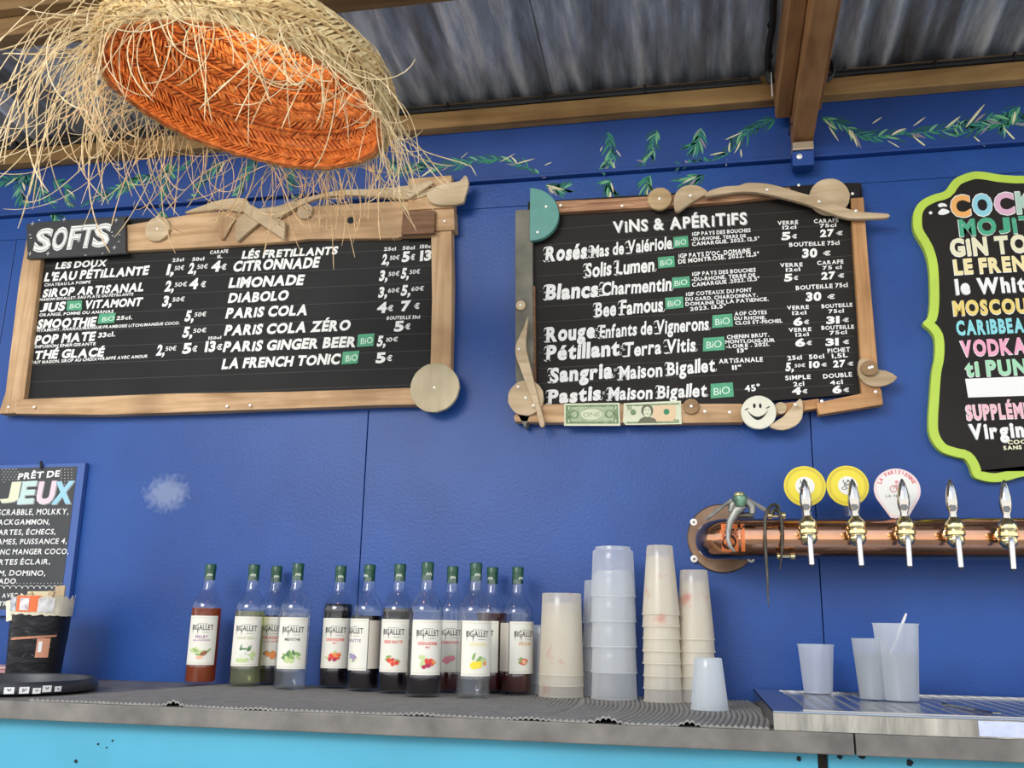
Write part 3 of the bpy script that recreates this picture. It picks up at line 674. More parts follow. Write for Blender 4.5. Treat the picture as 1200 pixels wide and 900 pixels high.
# smiling disc
SM=slice_disc('smiling_disc',889,483,19.5,mat('cream_paint',(.74,.72,.58,1),.5,var=.05,vscale=20),W,FY-.018,.014,jit=.004,n=40,screw=False,lab='cream disc with a painted black smile'); ys=FY-.0188
sm=MB()
for ex in (884,891):
    P=disc_px(ex,475.5,1.5,ys,12); cz=sum(p[1] for p in P)/12; sm.prism([(a,cz+(b-cz)*1.9) for a,b in P],ys,ys+.0006)
arc=[(L(876+t*24,481+7.5*sin(pi*t)**.8*1.0,ys)) for t in [i/14 for i in range(15)]]
sm.prism([(p.x,p.z+.0005) for p in arc]+[(p.x,p.z-.0005-.008*sin(pi*i/14)) for i,p in reversed(list(enumerate(arc)))],ys,ys+.0006)
for ex,ey in ((875,480),(900,478)):
    a=L(ex-2,ey+1,ys);b=L(ex+2,ey-1,ys); sm.prism([(a.x,a.z),(b.x,b.z),(b.x,b.z+.003),(a.x,a.z+.003)],ys,ys+.0006)
build('painted_smile',sm,M_BOARD,SM)

y=YB-.001
T(W,'ViNS & APÉRiTiFS',718.5,272.5,875.3,262,14.5,y,w=.034,shadow=M_GREY,shear=0,gap=.1)
for a in (('Rosés',639,306,687.5,302,18.5,.05),('=',688.6,297.5,692,297,7,.0),('Mas de Valériole',692.5,301.5,787.5,291,15.5,.034),('Solis Lumen',685.8,325,766.7,317.5,18,.034),
  ('Blancs',639,351,700.7,347,19,.05),('=',701.6,344,704.4,343.5,7,.0),('Charmentin',704.6,346,786.7,340,17,.034),('Bee Famous',697.5,371,776.7,364.5,18,.034),
  ('Rouge',640,400.5,697,395,18.5,.05),('=',698,390,701,389.5,7,0),('Enfants de Vignerons',702.5,396,830.5,386,16.5,.034),('Pétillant',640,422.5,726,415.5,18.5,.05),('=',727.5,411,730.5,410.5,7,0),('Terra Vitis',731.5,417.5,815,411,17.5,.034),
  ('Sangria',644,448,718,442,18.5,.05),('=',719.5,437,722.5,436.5,7,0),('Maison Bigallet',725.5,445,837.7,434.5,17,.034),('Pastis',642,473,704,468,17.5,.05),('=',706,464,709,463.5,7,0),('Maison Bigallet',712.5,469,827.8,464,16.5,.034)):
    T(W,*a[:6],y,w=a[6],shear=.1,gap=.05,swash=True)
for q in ([(789,278),(806,276.5),(807,289),(789.5,290.5)],[(770.8,301.5),(790,300),(791,312.5),(771.5,314.5)],[(787.5,325.3),(808,323.8),(808.8,336),(788,338)],[(779.5,349),(800.3,347.5),(801,360.5),(780,362.5)],
  [(835,369.5),(858,367.5),(859,382.5),(834.5,384.5)],[(824.2,396),(848.6,394.5),(849.4,410),(823.6,411.8)],[(832.8,449.8),(858.6,448),(860,464.8),(832.8,467)]): bio(W,*q,y)
for a in (('iGP PAYS DES BOUCHES',811.2,276.4,879.7,271.6,5),('-DU-RHONE. TERRE DE',810,282.2,874.3,278,4.4),('CAMARGUE. 2022. 12,5°',811,288.2,890.2,281.4,5),("iGP PAYS D'OC. DOMAiNE",795.3,302.5,879.7,296,6),('DE MONTROSE. 2022. 12,5°',795,309,889.8,299.6,5.6),
  ('iGP PAYS DES BOUCHES',811.2,323.4,885.8,318.2,5.2),('-DU-RHONE. TERRE DE',810.7,329.5,885.4,324.3,5),('CAMARGUE .2022. 12,5°',811,336,890.2,328.4,5),('iGP COTEAUX DU PONT',804,346.8,881.2,341.6,5),('DU GARD. CHARDONNAY.',803.4,352.9,888,347.4,4.8),('DOMAINE DE LA PATiENCE.',803.4,358.4,900.8,352.4,4.8),('2023. 13,5°',808.8,364.3,851,360.4,5),
  ('AOP CÔTES',860.9,369.7,898.7,367.9,5),('DU RHONE.',860.2,375,898,374,4.6),('CLOS ST-MiCHEL',861.6,380.6,917,377.8,4.8),('CHENiN BRUT.',851.9,397.2,901.4,394.4,5.2),('MONTLOUiS-SUR',850,402.6,908,400.4,4.8),('-LOiRE . 2021.',850.8,408,901.8,405.2,4.8),('13°',864.3,413.4,876.6,412.2,5.4),
  ('ARTiSANALE',842.4,425.9,894,423.5,6),('11°',856.4,433.4,871,432.2,6),('45°',873.3,459,891.3,457,8),
  ('VERRE',911.3,263.6,935.3,262.4,5.2),('12cl',917,268.9,933.3,267.9,4.8),('CARAFE',953.9,261.5,982.6,260,5.2),('75cl',960.8,266.7,980,265.5,4.8),('BOUTEiLLE 75cl',925,289,983.8,286.6,5.4),
  ('VERRE',914.2,313,940.6,312,5.2),('12cl',920,318.6,939,317.2,4.8),('CARAFE',957.7,310.4,988.5,308.6,5.2),('75 cl',964,315.9,986.4,314.8,4.8),('BOUTEiLLE 75cl',932.8,339.8,993.7,336,5.6),
  ('VERRE',922.4,363,948,361.8,5.2),('12cl',926.8,369.2,946.8,368,4.8),('BOUTEiLLE',963,361.2,999,359,5.2),('75cl',971,367,989,366,5),
  ('VERRE',924.3,389,950.9,387.8,5.2),('12cl',932.4,394.6,948,393.4,4.8),('BOUTEiLLE',962.8,386.4,1001,384.8,5.2),('75cl',972.3,392.2,992.5,391,5),
  ('25cl',923.2,422.3,940,420.8,5.8),('50cl',948.2,421,966.2,419.6,5.8),('PiCHET',970,413.4,996.3,411.8,5.8),('1,5L',975,419.8,993.6,418.2,5.6),('SiMPLE',920.5,445.5,950.2,443.7,5.8),('2cl',930,452.8,942.6,451.8,5.8),('DOUBLE',964.8,443.4,998.6,441,5.8),('4cl',973,450.8,988,449.6,5.8)):
    T(W,*a,y,w=.034,gap=.1,shear=0)
for a in (('5','€',915.7,934,281,9.5),('27','€',961,988.5,277.4,9),('30',' €',940,974,301.7,10.5),('5','€',919,935.3,329.5,9),('27','€',962.5,990.3,327.2,9),('30',' €',944.3,979.3,352.7,10.5),('6','€',929.5,948.2,381.4,9.5),('31','€',967.8,995.9,379.2,9),
  ('6','€',931.8,951.6,406,9.5),('31','€',966.2,996.6,405,9),('5,','50€',920.5,943.7,434.5,10),('10','€',948.2,969.3,431,8),('27','€',976.3,1000.8,430.2,8.5),('4','€',928,946.4,462.4,9),('6','€',975,995.2,460.8,9)):
    price(W,*a[:5],y,h=a[5])

# bank notes pinned on the bottom plank
NOTE=mat('note_paper',(.70,.72,.52,1),.7,var=.05,vscale=60); NG=mat('note_green',(.20,.29,.15,1),.7,var=.4,vscale=150); NG2=mat('note_green_light',(.42,.50,.32,1),.7,var=.2,vscale=150); NO=mat('note_orange',(.78,.58,.36,1),.7); NK=mat('note_dark',(.16,.15,.10,1),.7)
yn=FY-.004
def bank(name,label,pts):
    o=tag(build(name,MB().prism(pxpoly(pts,yn),yn,yn+.0012),NOTE),label,'bank note'); return o
n1=bank('bank_note','green one dollar bank note pinned below the wine board','661,473 726,472 727,499 661,499'.split() and [(661,473),(726,472),(727,499),(661,499)])
def npoly(par,name,pts,m,d): return build(name,MB().prism(pxpoly(pts,yn-d),yn-d,yn-d+.0004),m,par)
npoly(n1,'printed_field',[(663,475),(724,474),(725,496.5),(663,496.5)],NG,.0006)
npoly(n1,'printed_field',[(669,477),(719,476.5),(719,494),(669,494)],NG2,.0009)
P=disc_px(693,485.5,8,yn-.0012,24); cx=sum(p[0] for p in P)/24; cz=sum(p[1] for p in P)/24
build('printed_panel',MB().prism([(cx+(a-cx)*1.5,cz+(b-cz)*.8) for a,b in P],yn-.0012,yn-.0009),NOTE,n1)
T(n1,'ONE',683,488.5,703,488,6,yn-.0014,m=NG2,w=.034,jit=0)
for a,b in ((673,485.5),(714,485)): build('printed_seal',MB().prism(disc_px(a,b,5.2,yn-.0012,18),yn-.0012,yn-.0009),NG,n1); build('printed_seal',MB().prism(disc_px(a,b,3.4,yn-.0014,16),yn-.0014,yn-.0012),NG2,n1)
for a,b in ((665,480),(720,479.5),(665,495),(720,495)): T(n1,'1',a,b,a+3,b,4,yn-.0012,m=NOTE,w=.034,jit=0)
n2=bank('bank_note','pale twenty dollar bank note with a grey portrait below the wine board',[(731,472.5),(798,469.5),(799,497),(733,498),(730,494)])
npoly(n2,'printed_field',[(766,475),(792,474),(792,494),(764,495)],NO,.0006)
npoly(n2,'printed_border',[(734,474.5),(796,472.2),(796,473.8),(734,476.2)],NG,.0008); npoly(n2,'printed_border',[(734,494.5),(796,493.6),(796,495.4),(734,496.2)],NG,.0008)
# portrait: plain bust
npoly(n2,'printed_bust',[(747,495.8),(750,491),(756,488),(762,488.5),(768,491),(770,495.5)],NK,.0009)
P=disc_px(758.5,481,6.5,yn-.001,20); cx=sum(p[0] for p in P)/20; cz=sum(p[1] for p in P)/20
build('printed_hair',MB().prism([(cx+(a-cx)*1.05,cz+(b-cz)*1.15) for a,b in P],yn-.001,yn-.0008),NK,n2)
build('printed_face',MB().prism([(cx+(a-cx)*.66,cz-.004+(b-cz)*.95) for a,b in P],yn-.0013,yn-.001),NOTE,n2)
build('printed_features',MB().prism([(cx-.006,cz+.001),(cx-.002,cz+.001),(cx-.002,cz+.003),(cx-.006,cz+.003)],yn-.0016,yn-.0013).prism([(cx+.002,cz+.001),(cx+.006,cz+.001),(cx+.006,cz+.003),(cx+.002,cz+.003)],yn-.0016,yn-.0013).prism([(cx-.004,cz-.010),(cx+.004,cz-.010),(cx+.004,cz-.0085),(cx-.004,cz-.0085)],yn-.0016,yn-.0013),NK,n2)
build('printed_seal',MB().prism(disc_px(742,483,3.4,yn-.001,16),yn-.001,yn-.0006),NG,n2); build('printed_seal',MB().prism(disc_px(781,482.5,3.4,yn-.001,16),yn-.001,yn-.0006),mat('seal_green',(.05,.25,.12,1),.7),n2)
T(n2,'20',735,480,740,480,4,yn-.001,m=NG,w=.034,jit=0); T(n2,'20',789,495,795,495,4.5,yn-.001,m=NG,w=.034,jit=0)

# ================================================================== cocktail board (right edge)
LIME=mat('lime_paint',(.48,.66,.07,1),.5,var=.06,vscale=12)
outl=[(1240,214),(1220,209),(1200,206),(1190,206),(1171,204.5),(1153,201.5),(1139,201.5),(1122,207.5),(1114,214.5),(1107,224),(1094,228),(1080,235),(1072,245),(1070,258),(1072,272),(1083,291),(1088.5,311),(1090,339),(1089.7,358),(1087.3,372),(1081.5,379),(1091,388),(1095.5,398),(1095.5,418),(1092,436),(1089.5,469),(1088.2,491),(1089,507),(1094.5,520),(1104.5,530),(1121,535.5),(1131,538),(1137,547),(1141,558),(1150,562.5),(1166,565),(1183,562.5),(1200,558),(1240,553)]
YC=-.022
lp=pxpoly(outl,YC); cxm=lp[0][0]
half=smoothpoly(lp,3,closed=False)
full=half+[(2*cxm-a,b) for a,b in reversed(half[1:-1])]
def inset(P,d):
    n=len(P); A=sum(P[i][0]*P[(i+1)%n][1]-P[(i+1)%n][0]*P[i][1] for i in range(n)); s=1 if A>0 else -1; out=[]
    for i in range(n):
        a=Vector(P[i-1]);b=Vector(P[(i+1)%n]); t=(b-a)
        t.normalize(); out.append((P[i][0]-s*t.y*d,P[i][1]+s*t.x*d))
    return [q for q in out if min((q[0]-p[0])**2+(q[1]-p[1])**2 for p in P)>(.9*d)**2]
K=thing('menu_board','black cocktail board with curvy lime green border above the beer taps','board',(cxm,0,L(1200,380).z))
build('lime_border',MB().prism(full,YC,-.001),LIME,K); 
build('blackboard',MB().prism(inset(full,.0235),YC-.0012,YC),M_BOARD2,K)
y=YC-.002
cm=lambda n_,c: mat('paint_'+n_,c,.6)
cols=[cm('orange',(.85,.42,.12,1)),cm('sky',(.28,.62,.72,1)),cm('rose',(.72,.42,.55,1)),cm('sage',(.42,.60,.50,1))]
for i,ch in enumerate('COCKTAILS'):
    a=1114.5+i*25.7; yb=253.5-.055*(a-1114); h=26.5
    letters(K,ch,(a,yb+.8),(a+24.5,yb-.6),h+1,M_WHITE,y,.05,0,shear=0,name='lettering_outline'); letters(K,ch,(a+.8,yb-.2),(a+23.6,yb-1.4),h-1,cols[i%4],y-.0006,.05,0,shear=0)
    if i==0: 
        for q in ((1122,233),(1128,230.5),(1134,230)): build('painted_dot',MB().prism(disc_px(*q,1.2,y-.001,8),y-.001,y-.0006),cols[0],K)
GRN=cm('emerald',(.06,.38,.22,1)); CRM=cm('cream',(.80,.76,.52,1)); CR2=cm('butter',(.86,.74,.38,1)); YEL=cm('corn',(.80,.62,.17,1)); CYN=cm('aqua',(.25,.66,.70,1)); PNK=cm('pink',(.86,.38,.52,1)); MNT=cm('mint',(.36,.68,.44,1)); PK2=cm('salmon',(.85,.50,.55,1))
for (t,a,b,c,d,h,m,o) in (('MOJiTO',1125,276,1238,269.5,20,GRN,1),('GiN TONiC',1115,299.6,1252,291,21,CRM,1),('LE FRENCH',1119,321,1235,314,18,CR2,1),('le White',1120.5,344.5,1216,340,18.5,M_WHITE,1),('MOSCOU',1118,369,1204,365.5,17.5,YEL,1),
   ('CARiBBEAN',1121.5,392.5,1213,388,17.5,CYN,0),('VODKA',1127,417,1203,413,19,PNK,1),('ti PUNCH',1132.5,440.5,1240,436,18.5,MNT,1),('SUPPLÉMENT',1133.5,491.5,1232,487,18,PK2,1),('Virgin',1137,514,1201,511,18,M_WHITE,1),('COCKTAIL',1181,520.5,1232,518,5,CRM,0),('SANS ALCOOL',1176,527,1237,524.5,5,CRM,0)):
    if o:
        letters(K,t,(a-.8,b+.9),(c+1,d+.9),h+.6,M_GREY if m is M_WHITE else M_WHITE,y,.05,.02,shear=0,gap=.09,name='lettering_outline',seed=5)
    letters(K,t,(a,b),(c,d),h,m,y-.0006,.05,.02,shear=0,gap=.09,seed=5)
build('white_strip',MB().prism(pxpoly([(1131,444),(1255,439),(1256,462),(1134.5,466)],y),y-.001,y),M_WHITE,K)
dm=MB()
for P in ([(1099,240),(1103,238),(1108,239),(1110,242),(1105,242),(1101,243)],[(1099,250),(1103,245),(1108,245),(1113,248),(1109,251),(1103,252)]): dm.prism(smoothpoly(pxpoly(P,y),2),y-.0006,y)
dm.prism(disc_px(1090.5,249.5,1.8,y,10),y-.0006,y); build('painted_drops',dm,M_WHITE,K)

# ================================================================== games board (left edge)
JY=-.020
J=thing('games_board','blackboard listing board games in a blue frame behind the black tin','board',(L(40,620).x,0,L(40,620).z))
jo=[(-70,547),(100,542),(78,722),(-90,722)]
build('frame',MB().prism(pxpoly(jo,JY),JY,-.001),mat('blue_frame',(.045,.11,.36,1),.4),J,bevel=.002)
build('blackboard',MB().prism(pxpoly([(-62,551),(90.5,546.5),(70,714),(-82,714)],JY-.001),JY-.001,JY),mat('grey_blackboard',(.045,.047,.05,1),.55,var=.15,vscale=6),J)
build('hook',MB().tube([L(48,541,JY-.004),L(48.5,545,JY-.008),L(48.2,549,JY-.005)],.0045,6),M_BLACK,J)
y=JY-.002
T(J,'PRÊT DE',20.6,562,69.6,558.2,8,y,w=.034,shear=.1)
for (ch,a,b,m) in (('J',-1,22,cm('pale_cream',(.75,.75,.55,1))),('E',20,39,cm('pale_mint',(.55,.72,.68,1))),('U',41,62,cm('pale_pink',(.82,.62,.68,1))),('X',60,83,cm('pale_sky',(.33,.62,.75,1)))):
    letters(J,ch,(a+1,590.5),(b+1.5,589.5),27,M_GREY,y,.05,0,shear=.1,name='lettering_shadow'); letters(J,ch,(a,589.5),(b,588.5),26.5,m,y-.0006,.05,0,shear=.1)
for a in (('SCRABBLE, MOLKKY,',-3,603.8,80,602.5,7.4),('BACKGAMMON,',-8,615,58,614.5,6.8),('CARTES, ÉCHECS,',-9,627,65,626,6.8),('DAMES, PUiSSANCE 4,',-10,638,78,637,6.8),('BLANC MANGER COCO,',-16,650,80,649,6.8),('CARTES ÉCLAiR,',-16,662,58.5,661,6.8),('M, DOMiNO,',-2,674.5,53,674.5,6.8),('MADO',-9,684,18,684,6.6),('AVEC',2,700.5,20,700,6),('TRE',-2,710,12,709.5,6)):
    T(J,*a,y,w=.018,jit=.03,gap=.12)
wv=MB()
for i in range(14):
    wv.prism(disc_px(20+i*4,683.5,.5,y,6),y-.0005,y)
for i in range(26): wv.prism(disc_px(3+(i%5)*4+ (i//5%2)*2,550+(i//5)*3,.5,y,6),y-.0005,y); wv.prism(disc_px(72+(i%4)*4,550+(i//4)*3.5,.5,y,6),y-.0005,y)
for i in range(11):
    P=[L(-2+i*7+3.5-3.5*cos(t),690-3.5*sin(t),y-.001) for t in [pi*k/6 for k in range(7)]]; wv.tube(P,.0011,4)
build('painted_dots',wv,M_WHITE,J)

# ================================================================== ridged bar mat
MATC=mat('grey_rubber_mat',(.25,.24,.22,1),.75,var=.15,vscale=30)
def build_mat():
    p=.0112; R_=.0044; x0=-1.45; x1=.128; n=int((x1-x0)/p); rows=26; V=[];Fc=[]; per=6
    cols=n*per+1
    def lift(x,t):
        z=0
        for bx,h,wd in ((-1.105,.009,.016),(-.175,.010,.022),(-.02,.008,.016),(-.32,.003,.03),(-.55,.002,.03),(-.9,.002,.03)):
            z+=h*math.exp(-((x-bx)/wd)**2)*max(0,1-t*3.2)
        return z
    for j in range(rows):
        t=j/(rows-1)
        for i in range(cols):
            x=x0+(x1-x0)*i/(cols-1); ph=(i%per)/per
            # front edge runs along the counter edge, left end cut off obliquely
            yf=-.690+.006*sin(x*9)+.004*sin(x*23+1)
            yb=-.030-.004*sin(x*6)
            xx=x
            if x<-1.30: yb=min(yb, yf+.02+(x+1.45)/.15*.60)
            wav=.010*sin(t*5+x*3)*(1 if x<-.2 else .4)
            y=yf+(yb-yf)*t
            zz=.0012+R_*abs(sin(pi*ph))**.6+lift(x,t)
            V.append((xx+wav+(.018*sin(t*3.1)*(1 if x>-.3 else .3)),y,zz))
    for j in range(rows-1):
        for i in range(cols-1):
            a=j*cols+i; Fc.append((a,a+1,a+1+cols,a+cols))
    # skirt along the front and the ends, closed below
    k=len(V)
    for i in range(cols): V.append((V[i][0],V[i][1],V[i][2]-.0042 if V[i][2]>.006 else .0003))
    for i in range(cols-1): Fc.append((i,k+i,k+i+1,i+1))
    return MB().add(V,Fc)
tag(build('bar_mat',build_mat(),MATC,smooth=True,fix=False),'long grey ridged rubber mat lying on the counter under the bottles and cups','mat')

# ================================================================== syrup bottles
GLASS=thin_glass('bottle_glass',(.97,.98,.98,1),.10,.085)
CAPG=mat('dark_green_cap',(.008,.07,.032,1),.35,spec=.6); LAB=mat('cream_label',(.80,.78,.68,1),.6); LABK=mat('label_black',(.06,.055,.05,1),.6)
BACKL=mat('label_back_beige',(.62,.56,.46,1),.7)
def liq(n,c,r=.12): return mat('liquid_'+n,c,r,spec=.6)
R0=.0432
PROF=[(.0,.004),(.020,.003),(.038,.0),(.0415,.003),(R0,.008),(R0,.045),(R0+.0008,.0475),(R0,.050),(R0,.203),(R0+.0006,.206),(R0-.0004,.210),(.0418,.216),(.037,.226),(.030,.237),(.0225,.248),(.0178,.262),(.0158,.280),(.0148,.300),(.0148,.318)]
def liquid_prof(fill):
    P=[(0.0,.008),(R0-.006,.008),(R0-.004,.011)]
    for r,z in PROF:
        if z>.012 and z<fill: P.append((r-.004 if r<R0-.001 else R0-.004,z))
    # radius at fill
    for (r0,z0),(r1,z1) in zip(PROF[4:],PROF[5:]):
        if z0<=fill<=z1: rf=r0+(r1-r0)*(fill-z0)/(z1-z0)-.004; break
    P+= [(rf,fill),(0,fill)]
    return P
def on_cyl(r,a,z,out=0.): return (( r+out)*sin(a),-(r+out)*cos(a),z)     # a=0 faces -y, positive to +x
def label_patch(r,a0,a1,z0,z1,n=16,out=.0007):
    V=[];Fc=[]
    for i in range(n+1):
        a=a0+(a1-a0)*i/n; V+=[on_cyl(r,a,z0,out),on_cyl(r,a,z1,out),on_cyl(r,a,z0,.0001),on_cyl(r,a,z1,.0001)]
    for i in range(n):
        k=4*i; Fc+=[(k,k+4,k+5,k+1),(k+2,k+3,k+7,k+6),(k+1,k+5,k+7,k+3),(k,k+2,k+6,k+4)]
    return MB().add(V,Fc)
def cyl_text(text,ac,z,width,cap,m,par,r=R0,w_=.018,out=.0011,sp=.07,vert=None,name='lettering'):
    V,Fc=layout(text,width,cap,w_,.02,sp,0)
    mb=MB(); mb.add([on_cyl(r,ac+(p[0]-width/2)/r,z+p[1],out) for p in V],Fc)
    return build(name,mb,m,par,local=True,fix=False)
def blob(mb,ac,z,rx,rz,ang=0,out=.0013,n=12,r=R0):
    V=[on_cyl(r,ac,z,out)]
    for k in range(n):
        t=2*pi*k/n; x=rx*cos(t)*cos(ang)-rz*sin(t)*sin(ang); zz=rx*cos(t)*sin(ang)+rz*sin(t)*cos(ang); V.append(on_cyl(r,ac+x/r,z+zz,out))
    mb.add(V,[(0,k+1,(k+1)%n+1) for k in range(n)])
ART={}
def art(mats):
    for k_,c in mats.items(): ART[k_]=mat('print_'+k_,c,.6)
art(dict(leaf=(.25,.42,.12,1),dleaf=(.10,.22,.08,1),pleaf=(.55,.66,.30,1),orange=(.85,.30,.08,1),red=(.75,.06,.05,1),berry=(.45,.02,.10,1),yellow=(.90,.72,.05,1),pink=(.85,.30,.36,1),violet=(.35,.25,.45,1),white=(.80,.82,.72,1),brown=(.30,.12,.06,1),peach=(.88,.48,.30,1)))
def bottle(px,py,fill,liqm,titles,tcol,fruits,dang,seed,label,back=None,ymin=None,clearliq=False,prof_scale=1.0):
    g=G(px,py,.005); fy=min(g.y,-.10) if ymin is None else ymin
    # keep the viewing ray when the base is pulled forward
    q=L(px,py,fy); x=q.x; loc=(x,fy+R0,.0052)
    view=atan2(x-CAM.x, -(CAM.y-(fy+R0)))     # direction to camera
    b=thing('syrup_bottle',label,'bottle',loc,'syrup bottles on the bar mat')
    rnd=random.Random(seed)
    body=build('glass_body',MB().lathe(PROF,n=28,cap0=True,cap1=False),GLASS,b,smooth=True,local=True)
    cap=build('cap',MB().lathe([(.0152,.282),(.0152,.310),(.0158,.3105),(.0158,.324),(.0145,.3265),(0,.3268)],n=20,cap0=False),CAPG,b,smooth=True,local=True)
    if fill: build('liquid',MB().lathe(liquid_prof(fill),n=24),liqm,b,smooth=True,local=True)
    a=-view+radians(dang)
    hw=radians(56)
    lb=build('front_label',label_patch(R0,a-hw,a+hw,.053,.184),LAB,b,local=True); lb['label']='cream front label with %s'%titles[1]
    bk=a+radians(back if back else 180); hb=radians(57 if back else 40)
    build('back_label',label_patch(R0,bk-hb,bk+hb,.058,.180),BACKL,b,local=True)
    # print: maker name, flavour, fruit
    cyl_text('BIGALLET',a,.146,.058,.0135,LABK,lb,w_=.018)
    mb=MB()
    for k in range(9): blob(mb,a-.28+.07*k,.1625,.0011,.0010,0,n=5)
    for k in range(7): blob(mb,a+.05+.06*k,.1395,.0010,.0008,0,n=5)
    # swash of the B and g
    mb.add([on_cyl(R0,a-.66,.1585,.0012),on_cyl(R0,a-.60,.1585,.0012),on_cyl(R0,a-.63,.134,.0012)],[(0,1,2)])
    mb.add([on_cyl(R0,a-.30,.146,.0012),on_cyl(R0,a-.24,.146,.0012),on_cyl(R0,a-.27,.133,.0012)],[(0,1,2)])
    build('print',mb,LABK,lb,local=True,fix=False)
    cyl_text(titles[0],a,.124,min(.050,.0068*len(titles[0])),.0072,mat('print_title_'+titles[0].replace(' ','_').lower(),tcol,.6),lb,w_=.018)
    if titles[2]: cyl_text(titles[2],a,.1165,min(.050,.0036*len(titles[2])),.0042,MATS['print_title_'+titles[0].replace(' ','_').lower()],lb,w_=.018)
    edge=MB()
    for z in (.178,.0575): 
        edge.add([on_cyl(R0,a-hw*.93+i*hw*1.86/12,z+d,.0011) for i in range(13) for d in (0,.0006)],[(2*i,2*i+2,2*i+3,2*i+1) for i in range(12)])
    build('print_line',edge,mat('print_gold',(.50,.42,.25,1),.5),lb,local=True,fix=False)
    layers={}
    for (key,cx,cz,rx,rz,ang,cnt,spread) in fruits:
        m_=layers.setdefault(key,MB())
        for i in range(cnt):
            dx=rnd.uniform(-spread,spread) if cnt>1 else 0; dz=rnd.uniform(-spread,spread)*.5 if cnt>1 else 0
            blob(m_,a+(cx+dx)/R0,.083+cz+dz,rx*rnd.uniform(.8,1.15),rz*rnd.uniform(.8,1.15),ang+(rnd.uniform(-1.2,1.2) if cnt>1 else 0),out=.0012+.0001*len(layers))
    for key,m_ in layers.items(): build('print_'+key,m_,ART[key],lb,local=True,fix=False)
    # light emblem on the cap
    em=MB(); 
    for k in range(5): 
        x_=-.006+.003*k; em.add([(on_cyl(.0158,a+x_/.0158,.293+(k%2)*.003,.0004)),(on_cyl(.0158,a+(x_+.0032)/.0158,.293+(k%2)*.003,.0004)),(on_cyl(.0158,a+(x_+.0026)/.0158,.2985+(k%2)*.002,.0004)),(on_cyl(.0158,a+(x_+.0004)/.0158,.2985+(k%2)*.002,.0004))],[(0,1,2,3)])
    build('cap_emblem',em,mat('emblem_cream',(.6,.66,.55,1),.5),cap,local=True,fix=False)
    # moulded beads around the foot of the bottle
    bd=MB()
    for k in range(26):
        a_=2*pi*k/26; bd.lathe([(.0,-.0015),(.0016,0),(0,.0015)],(sin(a_)*(R0+.0006),cos(a_)*(R0+.0006),.047),n=4)
    build('moulded_beads',bd,GLASS,b,local=True)
    return b
DARK=liq('black',(.006,.003,.006,1)); DRED=liq('dark_red',(.05,.004,.006,1)); AMB=clear_liquid('amber_liquid',(.62,.13,.03,1),.62); PALE=clear_liquid('pale_liquid',(.80,.80,.50,1),.2)
CLR=clear_liquid('clear_liquid',(.86,.88,.90,1),.10); WHI=clear_liquid('straw_liquid',(.88,.88,.80,1),.16)
bl=lambda k: [('leaf',-.008,.004,.008,.003,.4,6,.016),('pleaf',.006,.006,.009,.004,0,4,.014)]
bottle(224.5,803,.205,AMB,('FRUIT','fruit of the passion print','de la PASSION'),(.28,.10,.28,1),[('pleaf',-.006,.006,.010,.005,.4,5,.016),('leaf',.004,.002,.009,.003,.2,4,.018),('brown',.010,.0,.008,.005,.3,2,.004),('peach',-.001,-.010,.009,.006,.1,1,0)],-9,1,'amber red syrup bottle with a passion fruit label, leftmost on the mat')
bottle(277.5,805,.199,PALE,('FLEUR DE SUREAU','pale flowers',''),(.55,.58,.30,1),[('pleaf',.004,-.006,.011,.006,.2,7,.018),('dleaf',0,.008,.012,.002,.3,6,.018),('white',-.004,.002,.005,.004,0,14,.018)],-10,2,'pale yellow syrup bottle labelled with white flowers')
bottle(305.5,806,.188,DARK,('FRAISE','orange red fruit','de nos jardins'),(.70,.12,.06,1),[('dleaf',-.004,.006,.007,.003,.2,3,.010),('orange',.004,-.002,.0065,.0065,0,6,.011)],-3,3,'dark syrup bottle with orange fruit label, behind the mint bottle',ymin=-.095)
bottle(331,809,.196,CLR,('MENTHE','green mint leaves',''),(.10,.12,.10,1),[('leaf',0,.002,.009,.0045,.4,9,.018),('dleaf',-.002,.004,.007,.003,.8,8,.018),('pleaf',.003,-.003,.008,.004,0,6,.016)],-2,4,'clear mint syrup bottle labelled MENTHE')
bottle(384,807.5,.222,DARK,('GRENADINE','berries and red currants','BIO'),(.75,.10,.08,1),[('pleaf',-.005,.004,.010,.004,.4,6,.016),('red',0,0,.006,.0045,.3,9,.013),('orange',.006,.004,.006,.003,.6,5,.012),('berry',-.004,-.008,.0045,.0045,0,4,.007)],-6,5,'black GRENADINE bottle filled to the shoulder, left of the violet bottle')
bottle(419,811,.192,DARK,('VIOLETTE','violet flowers',''),(.30,.18,.36,1),[('pleaf',0,-.002,.008,.003,.9,5,.014),('violet',0,.002,.004,.003,0,12,.014)],-50,6,'violet syrup bottle turned sideways so its beige back label shows',back=116)
bottle(456,813.5,.212,DARK,('CERISE GRIOTTE','orange red cherries',''),(.75,.10,.06,1),[('leaf',0,.006,.007,.003,.4,6,.016),('orange',0,-.002,.006,.006,0,5,.013),('red',.003,-.004,.005,.005,0,4,.013)],-14,7,'black cherry syrup bottle labelled GRIOTTE with cherries')
bottle(489.5,818,.060,DARK,('GRENADINE','berries and red currants','BIO'),(.75,.10,.08,1),[('pleaf',-.005,.004,.010,.004,.4,6,.016),('red',.006,0,.006,.0045,.3,8,.010),('orange',.010,.003,.006,.003,.6,3,.008),('berry',-.001,-.008,.0045,.0045,0,4,.008)],10,8,'nearly empty GRENADINE bottle with a clear glass upper half')
bottle(521,812.5,.120,DRED,('BARBAPAPA','soft pink print',''),(.75,.10,.10,1),[('pleaf',0,.002,.009,.004,.4,4,.014),('pink',0,0,.007,.007,0,7,.012)],-2,9,'red syrup bottle labelled BAR in red, behind the lemon bottle')
